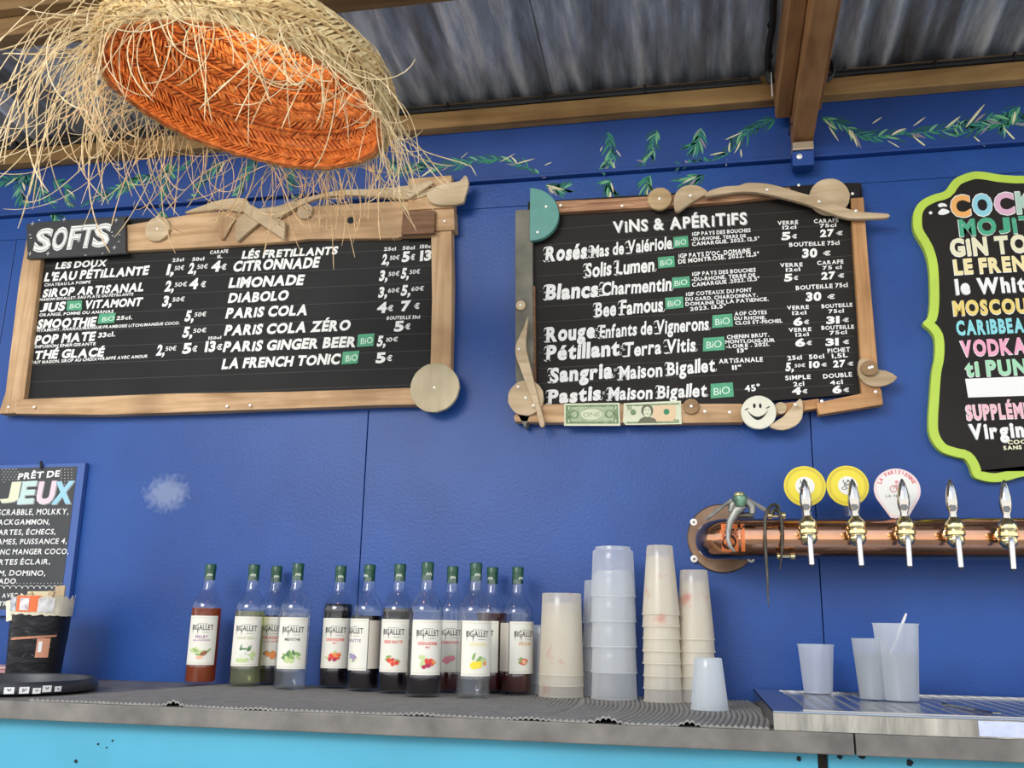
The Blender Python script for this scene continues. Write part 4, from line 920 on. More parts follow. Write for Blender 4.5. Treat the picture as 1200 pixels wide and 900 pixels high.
bottle(549,819.5,.060,CLR,('CITRON','yellow lemons',''),(.80,.72,.25,1),[('leaf',0,.008,.008,.004,.4,8,.018),('pleaf',.008,.004,.009,.005,.2,3,.012),('yellow',0,-.002,.0095,.0075,.1,5,.010),('orange',.019,0,.004,.006,0,1,0)],12,10,'clear lemon syrup bottle labelled with yellow lemons')
bottle(570,813,.205,DRED,('CASSIS','plain',''),(.5,.1,.1,1),[('pleaf',0,.002,.009,.004,.4,4,.014)],-30,11,'dark red syrup bottle right behind the lemon bottle')
bottle(601,815,.070,DRED,('PÊCHE','sliced pink fig or peach',''),(.7,.35,.12,1),[('leaf',-.008,.004,.008,.003,.4,5,.014),('red',-.004,0,.010,.008,.3,1,0),('peach',-.003,0,.007,.005,.3,1,0)],30,12,'clear bottle with a little dark red syrup, rightmost bottle beside the cups',back=-116)

# ================================================================== plastic cups
FR=frosted('frosted_plastic',(.86,.88,.88,1),.42); FR2=frosted('milky_plastic',(.95,.89,.76,1),.44,stain=True); FR3=frosted('pitcher_plastic',(.93,.95,.96,1),.32)
def cup_mesh(rr,rt,h,foot=0,rib=False,n=28):
    """upside-down cup: rim radius rr at z=0, base radius rt at z=h"""
    P=[(rr-.001,.0),(rr+.0012,0),(rr+.0016,.0012),(rr+.0012,.0030),(rr-.0002,.0036)]
    for k in range(1,6): P.append((rr+(rt-rr)*k/5*.99,.0036+(h-foot-.0036-.002)*k/5))
    P+= [(rt-.0015,h-foot)]
    if foot: P+= [(rt-.006,h-foot+.001),(rt-.007,h-.001),(rt-.0085,h),(rt-.010,h-.002),(0,h-.002)]
    else: P+= [(rt-.0035,h-.0008),(rt-.006,h-.0025),(0,h-.0025)]
    return MB().lathe(P,n=n,cap0=False)
def stack(name,cat,group,labelf,px,py,rr,rt,h,dz,n,m,foot=0,yoff=None,z0=.005,stain=False):
    g=G(px,py,z0); y=g.y if yoff is None else yoff
    q=L(px,py,y); base=None
    for i in range(n):
        loc=(q.x+random.uniform(-.0006,.0006),y+rr,z0+dz*i)
        if i==0:
            b=build(name,cup_mesh(rr,rt,h,foot),m,smooth=True,local=True); b.location=loc
        else:
            b=base.copy(); COL.objects.link(b); b.location=loc
        if i==0: base=b
        b.rotation_euler=(0,0,random.uniform(0,6))
        tag(b,labelf(i,n),cat,group)
    return base
def pos(i,n,what):
    o=['bottom','second','third','fourth','fifth','sixth','seventh']
    return ('topmost' if i==n-1 else (o[i] + (' from the bottom' if i else 'most'))) + ' ' + what
stack('plastic_cup','cup','cups behind the squat tall-cup stack',lambda i,n:('upper','lower')[n-1-i and 1 or 0]+' frosted cup between the last bottle and the tall-cup stack',631,817,.033,.027,.150,.026,2,FR,yoff=-.070)
stack('plastic_cup','cup','stack of three tall cups',lambda i,n:pos(i,n,'tall cup of the stack of three beside the bottles'),654,820.5,.057,.051,.206,.026,3,FR2,yoff=-.176)
stack('plastic_cup','cup','narrow stack behind the pitchers',lambda i,n:pos(i,n,'frosted cup of the stack half hidden behind the pot stack'),698.5,817,.040,.034,.112,.061,4,FR,yoff=-.087)
stack('plastic_pot','pot','stack of clear wide pots',lambda i,n:pos(i,n,'clear wide plastic pot of the tallest stack'),717.5,823.5,.0575,.0525,.128,.0625,5,FR3,foot=.010,yoff=-.192)
stack('plastic_cup','cup','stack of eight milky cups',lambda i,n:pos(i,n,'milky cup of the stack of eight'),776,824,.0465,.0325,.172,.0295,8,FR2)
stack('plastic_cup','cup','stack of six milky cups',lambda i,n:pos(i,n,'milky cup of the stack of six'),817.5,824,.0465,.0345,.172,.0295,6,FR2)
g=G(832,833.5,.005); b=build('plastic_cup',cup_mesh(.0415,.0305,.112),frosted('frosted_bluish',(.80,.86,.90,1),.62),smooth=True,local=True); b.location=(g.x,g.y+.04,.005)
tag(b,'single small upside down cup in front of the stack of six','cup')

# ================================================================== drip tray
TZ=.033
tl=thing('drip_tray','long stainless steel drip tray with perforated grille at the right end of the counter','drip tray',(1.0,-.38,0))
X0=.137;X1=2.2;Y0=-.690;Y1=-.035
t=MB()
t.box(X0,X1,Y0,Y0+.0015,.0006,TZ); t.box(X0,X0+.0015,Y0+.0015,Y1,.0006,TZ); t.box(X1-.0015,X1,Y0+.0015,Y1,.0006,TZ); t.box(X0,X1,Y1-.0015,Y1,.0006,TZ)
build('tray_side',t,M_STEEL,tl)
gx0=L(921,808,-.1).x; 
rim=MB(); GX0=.20; GX1=1.05; GY0=-.640; GY1=-.10
for (a,b_,c,d) in ((X0,X1,Y0,GY0),(X0,X1,GY1,Y1),(X0,GX0,GY0,GY1),(GX1,X1,GY0,GY1)): rim.box(a,b_,c,d,TZ-.0015,TZ)
build('tray_rim',rim,M_STEELT,tl)
build('tray_bottom',MB().box(X0+.002,X1-.002,Y0+.002,Y1-.002,.0006,.0025),M_STEELT,tl)
gr=MB(); nx=int((GX1-GX0)/.030); ny=int((GY1-GY0)/.030)
# grille: strips with round holes approximated by octagonal openings
cell=(GX1-GX0)/nx; cy_=(GY1-GY0)/ny; zt=TZ-.002
for i in range(nx):
    for j in range(ny):
        cx=GX0+cell*(i+.5); cy=GY0+cy_*(j+.5); r=.0085
        V=[(cx-cell/2,cy-cy_/2,zt),(cx,cy-cy_/2,zt),(cx+cell/2,cy-cy_/2,zt),(cx+cell/2,cy,zt),(cx+cell/2,cy+cy_/2,zt),(cx,cy+cy_/2,zt),(cx-cell/2,cy+cy_/2,zt),(cx-cell/2,cy,zt)]
        H_=[(cx+r*cos(a),cy+r*sin(a),zt) for a in [radians(225+45*k) for k in range(8)]]
        D_=[(a,b_,zt-.003) for a,b_,c in H_]
        gr.add(V+H_+D_,[(k,(k+1)%8,8+(k+1)%8,8+k) for k in range(8)]+[(8+k,8+(k+1)%8,16+(k+1)%8,16+k) for k in range(8)])
build('perforated_grille',gr,M_STEELT,tl,fix=False)
a=L(1108,825,-.3); fr=MB(); fr.box(GX0-.003,GX1+.003,GY1,GY1+.004,TZ,TZ+.003); fr.box(GX0-.003,GX1+.003,GY0-.003,GY0,TZ,TZ+.002)
sa=G(1108,826,TZ); sb=G(1168,837,TZ)
fr.box(GX0-.004,GX0,GY0,GY1,TZ,TZ+.0015)
build('bright_edge',fr,M_CHROME,tl)
d=(sb-sa).normalized(); nrm=Vector((-d.y,d.x,0))*.008
build('tray_divider',MB().add([sa-nrm+Vector((0,0,.0005)),sb-nrm+Vector((0,0,.0005)),sb+nrm+Vector((0,0,.0005)),sa+nrm+Vector((0,0,.0005)),sa-nrm+Vector((0,0,.005)),sb-nrm+Vector((0,0,.005)),sb+nrm+Vector((0,0,.005)),sa+nrm+Vector((0,0,.005))],[(0,3,2,1),(4,5,6,7),(0,1,5,4),(1,2,6,5),(2,3,7,6),(3,0,4,7)]),M_CHROME,tl)
a=L(1146,845,Y0-.001); b_=L(1215,872,Y0-.001)
st=build('wet_paper_strip',MB().box(a.x,b_.x,Y0-.0016,Y0-.0002,.0035,TZ-.003),mat('pale_lilac',(.55,.58,.72,1),.5,var=.15,vscale=60),tl); st['label']='pale lilac strip stuck to the front of the tray'
edg=build('front_lip',MB().tube([(X0,Y0-.0005,TZ),(X1,Y0-.0005,TZ)],.0018,6),M_CHROME,tl,smooth=True)

# three upright cups on the tray
def upright(px,py,rt,rb,h,m,label,water=0,y=None,topx=None):
    g=G(px,py,TZ+.001) ; 
    if y is not None: g=L(px,py,y)
    c=thing('plastic_cup',label,'cup',(g.x,g.y+rb,TZ+.001),'cups standing on the drip tray')
    P=[(0,.002),(rb-.002,.002),(rb-.001,.0),(rb,.001)]
    for k in range(1,7): P.append((rb+(rt-rb)*k/6,h*k/6))
    P+= [(rt+.0012,h),(rt+.001,h-.0025)]
    build('cup_wall',MB().lathe(P,n=32,cap0=False,cap1=False),m,c,smooth=True,local=True)
    if water:
        rw=rb+(rt-rb)*water/h
        build('water',MB().lathe([(0,.0035),(rb-.0015,.0035),(rw-.0012,water),(0,water)],n=28),clear_liquid('cup_water',(.60,.62,.62,1),.5),c,smooth=True,local=True)
    return c
FRB=frosted('frosted_blue_white',(.80,.84,.90,1),.52)
upright(961,813,.0425,.0335,.114,FRB,'empty frosted cup alone at the left end of the drip tray')
c2=upright(1027,816.5,.0400,.0300,.132,frosted('frosted_clearer',(.70,.74,.78,1),.50),'half full frosted cup just behind the tall cup with the spoon',water=.095,y=-.30)
c3=upright(1060.5,822,.0490,.0370,.167,FRB,'tall half full frosted cup with a white spoon sticking out',water=.098)
p0=c3.location
a=L(1062,719,p0.y+.01); b_=L(1046,760,p0.y+.01)
sp=smoothpoly([tuple(b_+(b_-a)*1.1),tuple(b_),tuple(a)],4,closed=False)
tag(build('white_spoon',MB().tube(sp,[.006]*(len(sp)-3)+[.0085,.009,.006],10,flat=.35),M_WHITE,smooth=True),'white plastic spoon handle sticking out of the tall cup','spoon')

# ================================================================== copper beer font
PY=-.135; PR=.0515
Pt=L(1000,606,PY); Pb=L(1000,657,PY); PZ=(Pt.z+Pb.z)/2
fc=L(846,631,0)
pipe=thing('copper_beer_font','thick polished copper pipe carrying the beer taps, bolted to the blue wall','beer font',(fc.x,0,fc.z))
def elbow():
    R_=.052+.002; path=[]
    path.append(Vector((fc.x-.020,-.008,PZ)))
    yb=PY+R_
    path.append(Vector((fc.x-.020,yb,PZ)))
    for k in range(1,9):
        t=pi/2*k/8; path.append(Vector((fc.x-.020+R_-R_*cos(t),yb-R_*sin(t),PZ)))
    path.append(Vector((fc.x+.35,PY,PZ))); path.append(Vector((fc.x+1.9,PY,PZ)))
    return path
build('pipe',MB().tube(elbow(),PR,40),M_COPPER,pipe,smooth=True)
for k,xx in enumerate((fc.x+.038,)):
    build('joint_ring',MB().lathe([(PR,-.004),(PR+.002,-.003),(PR+.002,.003),(PR,.004)],(xx,PY,PZ),'X',40),M_COPPER,pipe,smooth=True)
fr_=(L(846,591,0)-fc).length
FL=mat('brown_flange',(.20,.13,.085,1),.4,metal=.7,var=.4,vscale=12)
build('wall_flange',MB().lathe([(0,-.009),(fr_-.003,-.009),(fr_,-.006),(fr_,-.0005)][::-1] if 0 else [(fr_,.0006),(fr_,.006),(fr_-.003,.009),(0,.009)],(fc.x,0,fc.z),'Y',48,cap0=True),FL,pipe,smooth=True)
for (a,b) in ((813,612),(813.5,655),(880,655)):
    c=L(a,b,-.010); f_=build('flange_screw',MB().lathe([(.0095,0),(.0095,.0025),(.006,.0032),(.006,.0016),(0,.0016)],(c.x,-.0095,c.z),'Y',20,cap0=False),M_SCREW,pipe,smooth=True)
    build('screw_head',MB().lathe([(.0035,.0017),(.003,.0035),(0,.004)],(c.x,-.0095,c.z),'Y',12),M_IRON,f_,smooth=True)
# graffiti sticker wrapped on the pipe
def pipe_pt(px_,ang,out=.0006):  # ang 0 faces -y, positive up
    return Vector((px_,PY-(PR+out)*cos(ang),PZ+(PR+out)*sin(ang)))
sx0=L(836,631,PY-PR).x+.02; sx1=L(873,631,PY-PR).x
V=[];Fc=[]
for i in range(9):
    for j in range(13):
        V.append(pipe_pt(sx0+(sx1-sx0)*i/8,-.75+1.45*j/12))
Fc=[(i*13+j,(i+1)*13+j,(i+1)*13+j+1,i*13+j+1) for i in range(8) for j in range(12)]
stk=build('orange_sticker',MB().add(V,Fc),mat('sticker_orange',(.78,.20,.05,1),.45,var=.15,vscale=40),pipe,smooth=True); stk['label']='orange sticker with black scrawled lettering'
def scrawl(text,x0,x1,a0,cap,w_=.05,sh=.3,m=M_BLACK):
    V,Fc=layout(text,x1-x0,cap,w_,.15,.02,sh,seed=4); mb=MB(); mb.add([pipe_pt(x0+p[0],a0+p[1]/PR,.0012) for p in V],Fc); build('scrawled_lettering',mb,m,stk,fix=False)
W_=sx1-sx0
scrawl('HOnKET',sx0+W_*.04,sx1-W_*.06,.0,.026,.018); scrawl('ee',sx0+W_*.1,sx0+W_*.5,-.48,.012,.0); 
for k in range(3):
    cx=sx0+W_*(.30+.02*k); mb=MB(); mb.tube([pipe_pt(cx+W_*.28*cos(t),-.30+.30*sin(t)+.04*k,.0016) for t in [2*pi*i/16 for i in range(17)]],.0009,4); build('scrawled_line',mb,M_BLACK,stk)
# five taps
def tap():
    t=thing('beer_tap','x','tap',(0,0,0),'chrome beer taps on the copper pipe')
    build('shank',MB().lathe([(.016,0),(.016,.01),(.011,.012),(.011,.048)],(0,.050,0),'Y',20),M_BRASS,t,smooth=True,local=True)
    body=MB().lathe([(.0,-.036),(.008,-.035),(.014,-.030),(.0205,-.022),(.0215,-.014),(.0190,-.009),(.0235,-.006),(.0235,.002),(.0195,.005),(.0215,.009),(.0225,.017),(.0185,.026),(.0125,.031),(.0105,.036),(0,.036)],n=28)
    build('valve_body',body,M_BRASS,t,smooth=True,local=True)
    build('lever',MB().lathe([(.009,.034),(.0095,.040),(.0085,.045),(.0125,.056),(.0145,.070),(.0138,.086),(.0105,.104),(.0062,.118),(.0022,.126),(0,.1275)],n=24),M_CHROME,t,smooth=True,local=True)
    sp_=MB().tube([(0,-.014,-.010),(0,-.020,-.018),(0,-.0215,-.03),(0,-.0215,-.082)],.0068,14)
    s_=build('spout',sp_,mat('satin_steel',(.66,.66,.66,1),.25,metal=.9),t,smooth=True,local=True)
    build('spout_tip',MB().lathe([(.0045,-.0825),(.0045,-.087),(0,-.087)],(0,-.0215,0),n=12,cap0=False),M_BLACK,s_,smooth=True,local=True)
    return t
TY=PY-PR-.046
t0=tap(); first=True
labs=['beer tap nearest the bent rods, in front of the first yellow badge','beer tap in front of the second yellow badge','beer tap in front of the pink and white badge','beer tap just right of the pink and white badge','rightmost beer tap in view, below the cocktail board']
for i,(a,b) in enumerate(((947,622),(1004,622.5),(1061,623),(1119,624),(1181,625.5))):
    P=L(a,b,TY)
    if i==0: t0.location=(P.x,TY,P.z); t0['label']=labs[0]; t0.rotation_euler=(0,radians(-1),0)
    else: c=copy_tree(t0,(P.x,TY,P.z),label=labs[i]); c.rotation_euler=(0,radians((-1,1,0,2)[i-1]),0)
# badges
YEL_=mat('badge_yellow',(.80,.66,.04,1),.35); YEL2=mat('badge_yellow_deep',(.66,.52,.03,1),.35); BW=mat('badge_white',(.80,.79,.74,1),.4); BR=mat('badge_red',(.72,.10,.12,1),.4)
CLEARP=thin_glass('clear_acrylic',(.85,.9,.95,1),.15,.15)
by=PY-.02
for k,(a,b,lab) in enumerate(((943,570,'round yellow beer badge on the left, above the first tap'),(993,569.5,'round yellow beer badge on the right, above the second tap'))):
    c=L(a,b,by); r=(L(a,b-23.5,by)-c).length
    o=thing('beer_badge',lab,'badge',(c.x,by,c.z),'yellow beer badges')
    build('badge_disc',MB().lathe([(r,0),(r,.004),(r-.001,.005),(0,.005)],(0,0,0),'Y',40),YEL_,o,smooth=True,local=True)
    build('badge_ring',MB().lathe([(r*.93,.0051),(r*.93,.0056),(r*.80,.0056),(r*.80,.0051)],(0,0,0),'Y',40,cap0=False,cap1=False),YEL2,o,local=True)
    ce=build('badge_centre',MB().lathe([(r*.46,.0051),(r*.46,.0062),(0,.0062)],(0,0,0),'Y',32),BW,o,local=True)
    for (tx,xx,zz,hh) in (('LA',-.011,.008,.007),('BI',-.011,-.001,.007),('CHE',-.015,-.010,.007)):
        V,Fc=layout(tx,.018 if len(tx)==2 else .026,hh,.018,.02,.1); build('lettering',MB().add([(xx+p[0],-.0066,zz+p[1]) for p in V],Fc),M_BLACK,ce,local=True,fix=False)
    build('acrylic_stem',MB().box(-.012,.012,.001,.004,-.075,-r*.9),CLEARP,o,local=True)
c=L(1051,574,by); 
o=thing('beer_badge','pink and white drop-shaped beer badge lettered in red on top of the copper pipe','badge',(c.x,by,c.z))
r=(L(1051,549,by)-L(1051,574,by)).length
dr=[(r*1.02*sin(t),r*.98*cos(t)) for t in [radians(-118+236*i/24) for i in range(25)]]
dr=dr+[(r*.42,-r*1.22),(r*.36,-r*1.30),(-r*.36,-r*1.30),(-r*.42,-r*1.22)]
build('badge_plate',MB().prism(dr,-.004,0),mat('badge_pink',(.82,.66,.64,1),.4),o,local=True)
ins=[(x*.86,z*.9) for x,z in dr]; pl=build('badge_field',MB().prism(ins,-.0046,-.0041),BW,o,local=True)
txt='LA PARISIENNE'; 
for i,ch in enumerate(txt):
    if ch==' ': continue
    t=radians(-66+11*i); g_=GL[(.034,ch)]; s=.0085/CAPH; cc=r*.74
    V=[((cc+q[1]*s)*sin(t)+(q[0]-g_[2]/2)*s*cos(t)*.9,-.0052,(cc+q[1]*s)*cos(t)-(q[0]-g_[2]/2)*s*sin(t)*.9) for q in g_[0]]
    build('lettering',MB().add(V,g_[1]),BR,pl,local=True,fix=False)
em=MB()
for (ex,ez,er) in ((-.009,.002,.008),(.009,.002,.008)): em.tube([(ex+er*cos(t),-.0054,ez+er*sin(t)) for t in [2*pi*i/14 for i in range(15)]],.0010,4)
em.tube([(-.009,-.0054,.002),(-.002,-.0054,.012),(.006,-.0054,.011),(.009,-.0054,.002)],.001,4); em.tube([(-.002,-.0054,.012),(0,-.0054,.002),(.006,-.0054,.011)],.001,4); em.lathe([(.004,0),(.004,.001)],(0,-.0050,.019),'Y',10)
build('bicycle_emblem',em,mat('badge_soft_red',(.72,.30,.32,1),.5),pl,local=True)
for tx,w0,zz in (('LA TIREUSE',.056,-.019),('1',.005,-.036)):
    V,Fc=layout(tx,w0,.006,.0,.02,.1); build('lettering',MB().add([(-w0/2+p[0],-.0052,zz+p[1]) for p in V],Fc),M_BLACK if len(tx)>2 else BR,pl,local=True,fix=False)
build('badge_clip',MB().box(-.014,-.006,.001,.006,-r*1.3-.035,-r*1.2),M_CHROME,o,local=True)

# ---- odd metal pieces hung on the pipe
ky=PY-PR-.022
def PP(a,b,y=ky): return L(a,b,y)
h=thing('hanging_hook','corroded hook and verdigris knob strapped on the left end of the copper pipe','hook',tuple(PP(866,600)))
build('hook_body',MB().tube([PP(871,592),PP(862,599),PP(856,610),PP(853.5,622),PP(853,632),PP(856,641),PP(861,646.5)],[.012,.012,.009,.0065,.0058,.0052,.003],12),M_ZINC,h,smooth=True)
build('hook_collar',MB().tube([PP(857,600,ky+.006),PP(858,592,ky+.006),PP(866,587,ky+.006),PP(876,588,ky+.006),PP(881,594,ky+.006),PP(882,602,ky+.006)],[.009,.0105,.012,.012,.010,.008],12),M_ZINC,h,smooth=True)
build('hook_saddle',MB().tube([PP(856,604,ky+.012),PP(868,604,ky+.014),PP(883,604,ky+.012)],.008,10),M_IRON,h,smooth=True)
kb=MB().lathe([(0,-.020),(.010,-.018),(.0165,-.008),(.0175,.003),(.014,.013),(.007,.018),(0,.019)],tuple(PP(867,585,ky-.010)),n=24); build('knob',kb,M_VERD,h,smooth=True)
build('knob_cap',MB().lathe([(.012,0),(.0125,.004),(.010,.008),(0,.009)],tuple(PP(866,581,ky-.016)),n=20),mat('worn_gold',(.50,.47,.22,1),.35,metal=.6,var=.4,vscale=60),h,smooth=True)
build('strap_rod',MB().tube([PP(827,609,ky+.03),PP(835,603,ky+.02),PP(846,594,ky+.01),PP(858,585.5,ky)],[.0045,.005,.005,.0045],8),M_ZINC,h,smooth=True)
build('strap_rod',MB().tube([PP(877,586,ky),PP(888,592,ky+.005),PP(898,598,ky+.012),PP(905,602,ky+.02)],[.005,.005,.005,.004],8),M_ZINC,h,smooth=True)
ry=ky-.012
r1=[PP(901,712,ry),PP(900,700,ry),PP(899.5,680,ry),PP(898,655,ry),PP(896.5,625,ry),PP(897,606,ry),PP(900,597,ry+.002),PP(905,592,ry+.004),PP(910,592,ry+.007),PP(913,596,ry+.01)]
tag(build('bent_rod',MB().tube([tuple(q) for q in smoothpoly([tuple(p) for p in r1],3,closed=False)],[.0016+.0052*min(1,i/9) for i in range(28)],10,flat=.6),M_IRON,smooth=True),'long bent dark iron rod hooked over the pipe, its point hanging below','rod')
r2=[PP(914,668,ry+.016),PP(916,650,ry+.012),PP(917,630,ry+.012),PP(916,612,ry+.014),PP(914,602,ry+.016),PP(911,598,ry+.02),PP(907,598,ry+.022),PP(904,603,ry+.022)]
tag(build('bent_rod',MB().tube([tuple(q) for q in smoothpoly([tuple(p) for p in r2],3,closed=False)],[.0025+.0048*min(1,i/6) for i in range(22)],10,flat=.6),M_IRON,smooth=True),'shorter bent dark iron rod hooked over the pipe beside the first tap','rod')
for (a,b,n_) in ((904,604,'upper'),(915,652,'lower')):
    c=L(a+6,b,PY-PR-.004); wn=thing('wing_bolt','small brass bolt on the copper pipe, %s one behind the bent rods'%n_,'bolt',(c.x,c.y,c.z))
    build('bolt_shaft',MB().tube([(-.022,0,0),(.022,0,0)],.0042,8),M_BRASS,wn,smooth=True,local=True)
    for s_ in (-1,1): build('bolt_head',MB().lathe([(.003,-.007),(.0085,-.005),(.0085,.005),(.003,.007)],(s_*.016,0,0),'X',10),M_BRASS,wn,smooth=True,local=True)

# ================================================================== left end: tin of cardboard, round tray, pink box
tp=G(46,791,0); TX,TYc=tp.x+.0,-.215
TXp=L(43,760,TYc).x
tin=thing('wrapped_tin','tall tin wrapped in shiny black tape with torn stickered paper rim','tin',(TXp,TYc,0))
rb=(L(78,770,TYc).x-L(14,770,TYc).x)/2*.86
ztop=L(46,712,TYc).z
random.seed(12)
TAPE=mat('black_tape',(.012,.012,.014,1),.38,spec=.3,bump=.6,bscale=18,bdist=.006,stretch=(1,1,2))
build('tape_body',MB().lathe([(rb*.93,.001),(rb*.95,.02),(rb,.10),(rb*1.03,ztop*.62),(rb*1.06,ztop),(rb*1.0,ztop),(rb*.9,.01),(0,.01)],n=40),TAPE,tin,smooth=True,local=True)
def wrap(name,a0,a1,z0,z1,m,out,jag=0,n=18,tilt=0):
    V=[]
    for i in range(n+1):
        a=a0+(a1-a0)*i/n; rr=rb*(1.0+.06*((z0+z1)/2)/ztop)
        V+=[on_cyl(rr,a,z0+tilt*i/n+random.uniform(-jag,jag)*.3,out),on_cyl(rr*1.02,a,z1+tilt*i/n+random.uniform(-jag,jag),out)]
    return build(name,MB().add(V,[(2*i,2*i+2,2*i+3,2*i+1) for i in range(n)]),m,tin,local=True,smooth=False,fix=False)
wrap('paper_collar',-pi,pi,ztop-.020,ztop+.028,mat('torn_paper',(.72,.66,.50,1),.7,var=.15,vscale=40),.0020,.011,n=48,tilt=0)
wrap('paper_sticker',-1.3,-.75,ztop-.008,ztop+.022,mat('sticker_grey',(.35,.36,.38,1),.5,var=.7,vscale=70),.0035,.003,8)
wrap('paper_sticker',-.72,-.30,ztop-.010,ztop+.026,mat('sticker_print',(.50,.52,.54,1),.5,var=.6,vscale=90),.0035,.002,8)
wrap('paper_sticker',-.26,.62,ztop-.012,ztop+.030,mat('sticker_vermilion',(.78,.16,.04,1),.4),.0038,.002,10)
wrap('paper_sticker',-.10,.22,ztop-.008,ztop+.024,mat('sticker_splash',(.70,.62,.62,1),.5,var=.5,vscale=90),.0046,.003,6)
wrap('paper_sticker',.50,1.0,ztop-.012,ztop+.026,mat('sticker_white',(.70,.70,.68,1),.5,var=.3,vscale=60),.0044,.004,8)
wrap('orange_strip',-.35,1.25,ztop*.57,ztop*.60,mat('strip_salmon',(.62,.28,.17,1),.4),.002,.0008,16,.010)
wrap('orange_strip',.62,1.05,ztop*.35,ztop*.60,mat('strip_salmon',(.62,.28,.17,1),.4),.0022,.001,6)
wrap('white_mark',.68,.80,ztop*.42,ztop*.56,M_WHITE,.0028,.001,3)
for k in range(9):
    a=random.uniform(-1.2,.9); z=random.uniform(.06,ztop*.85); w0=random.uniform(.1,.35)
    wrap('painted_tape_shine',a,a+w0,z,z+.0015,mat('crease_shine',(.35,.36,.38,1),.3,metal=.4),.0015,.001,6,random.uniform(-.015,.02))  # thin pale strips paint the shine along creases in the tape
CARD=mat('brown_cardboard',(.48,.36,.21,1),.8,var=.15,vscale=50); CARDL=mat('pale_cardboard',(.70,.60,.38,1),.8,var=.1,vscale=50)
for k,(a,b,w0,h0,rot,m,lab,yo) in enumerate(((52,707,.115,.035,.02,CARDL,'wide pale cardboard piece at the back of the wrapped tin',.02),(33,709,.030,.030,.5,CARD,'small brown cardboard offcut in the middle of the wrapped tin',-.03),
     (21,715,.070,.034,.25,mat('cream_card',(.76,.72,.56,1),.7),'cream cardboard flap sticking out left of the wrapped tin',-.055),(69,703,.030,.045,.1,CARD,'brown cardboard offcut at the right of the wrapped tin',.0),(58,706,.018,.030,-.2,CARD,'tiny brown cardboard offcut near the orange sticker',-.04))):
    c=L(a,b,TYc+yo); w2=w0/2
    o=build('cardboard_piece',MB().box(-w2,w2,-.003,.003,-h0*1.2,h0/2),m,local=True,bevel=.0008); o.location=(c.x,TYc+yo,c.z+.016); o.rotation_euler=(radians(-8),rot*-1,rot*.5); tag(o,lab,'cardboard','cardboard offcuts in the tin')
# pink box at the frame edge
c=G(8,797,0); o=thing('pink_box','low pink box at the left edge beside the black tin','box',(L(10,790,-.16).x-.033,-.16,0))
z1=L(4,781,-.16).z
build('box_body',MB().box(-.13,.030,0,.09,.0005,z1-.008),mat('dusty_pink',(.50,.26,.25,1),.6),o,local=True,bevel=.002)
build('box_lid',MB().box(-.133,.033,-.003,.093,z1-.0078,z1),mat('pale_pink_lid',(.62,.40,.38,1),.6),o,local=True,bevel=.002)
# round black tray with dice stickers
RTc=Vector((L(12,806,-.46).x,-.47,0)); RTr=L(99,803,-.46).x-L(12,806,-.46).x
rt=thing('round_tray','round black rimmed tray with white dice stickers, on the left end of the counter','tray',tuple(RTc))
ht=.032
build('tray_wall',MB().lathe([(0,.0065),(RTr-.020,.0065),(RTr-.018,.009),(RTr-.016,ht-.005),(RTr-.013,ht),(RTr-.003,ht),(RTr,ht-.004),(RTr+.003,.012),(RTr+.001,.0062),(0,.0062)],n=64,cap0=False,cap1=False),mat('black_tray',(.022,.025,.03,1),.38,var=.2,vscale=20),rt,smooth=True,local=True)
build('tray_floor',MB().lathe([(0,.0070),(RTr-.0135,.0070)],n=48,cap0=False,cap1=False),mat('tray_floor_sheen',(.14,.14,.13,1),.6),rt,local=True,fix=False)  # paler disc puts the floor's reflected light into its colour
DW=mat('dice_white',(.85,.84,.82,1),.5)
view=atan2(RTc.x-CAM.x,-(CAM.y-RTc.y))
for k,(ang,z0,tw,pips) in enumerate(((.02,.008,.021,((-.5,.5),(.5,.5),(0,0))),(.17,.008,.021,((-.5,.5),(.5,.5),(0,0),(-.5,-.5))),(.30,.007,.018,((-.4,.1),(.3,.3))),(.41,.0095,.021,((-.5,.5),(.5,.5),(0,0))),(.54,.0095,.017,((-.3,.2),(.4,-.2))))):
    a=-view+ang+.0; r_=RTr+.0018; hw=tw/2/r_
    V=[on_cyl(r_,a+i*hw,z,.0012) for i in (-1,-.33,.33,1) for z in (z0,z0+tw*.70)]
    d_=build('dice_sticker',MB().add(V,[(0,2,3,1),(2,4,5,3),(4,6,7,5)]),DW,rt,local=True,fix=False)
    pm=MB()
    for (u_,v_) in pips: 
        V=[on_cyl(r_,a+(u_*.55+.14*cos(t))*hw*1.0,z0+tw*.35*(1+v_*.6)+.0018*sin(t),.0018) for t in [2*pi*i/7 for i in range(7)]]; pm.add(V,[tuple(range(7))])
    build('dice_pips',pm,M_BLACK,d_,local=True,fix=False)

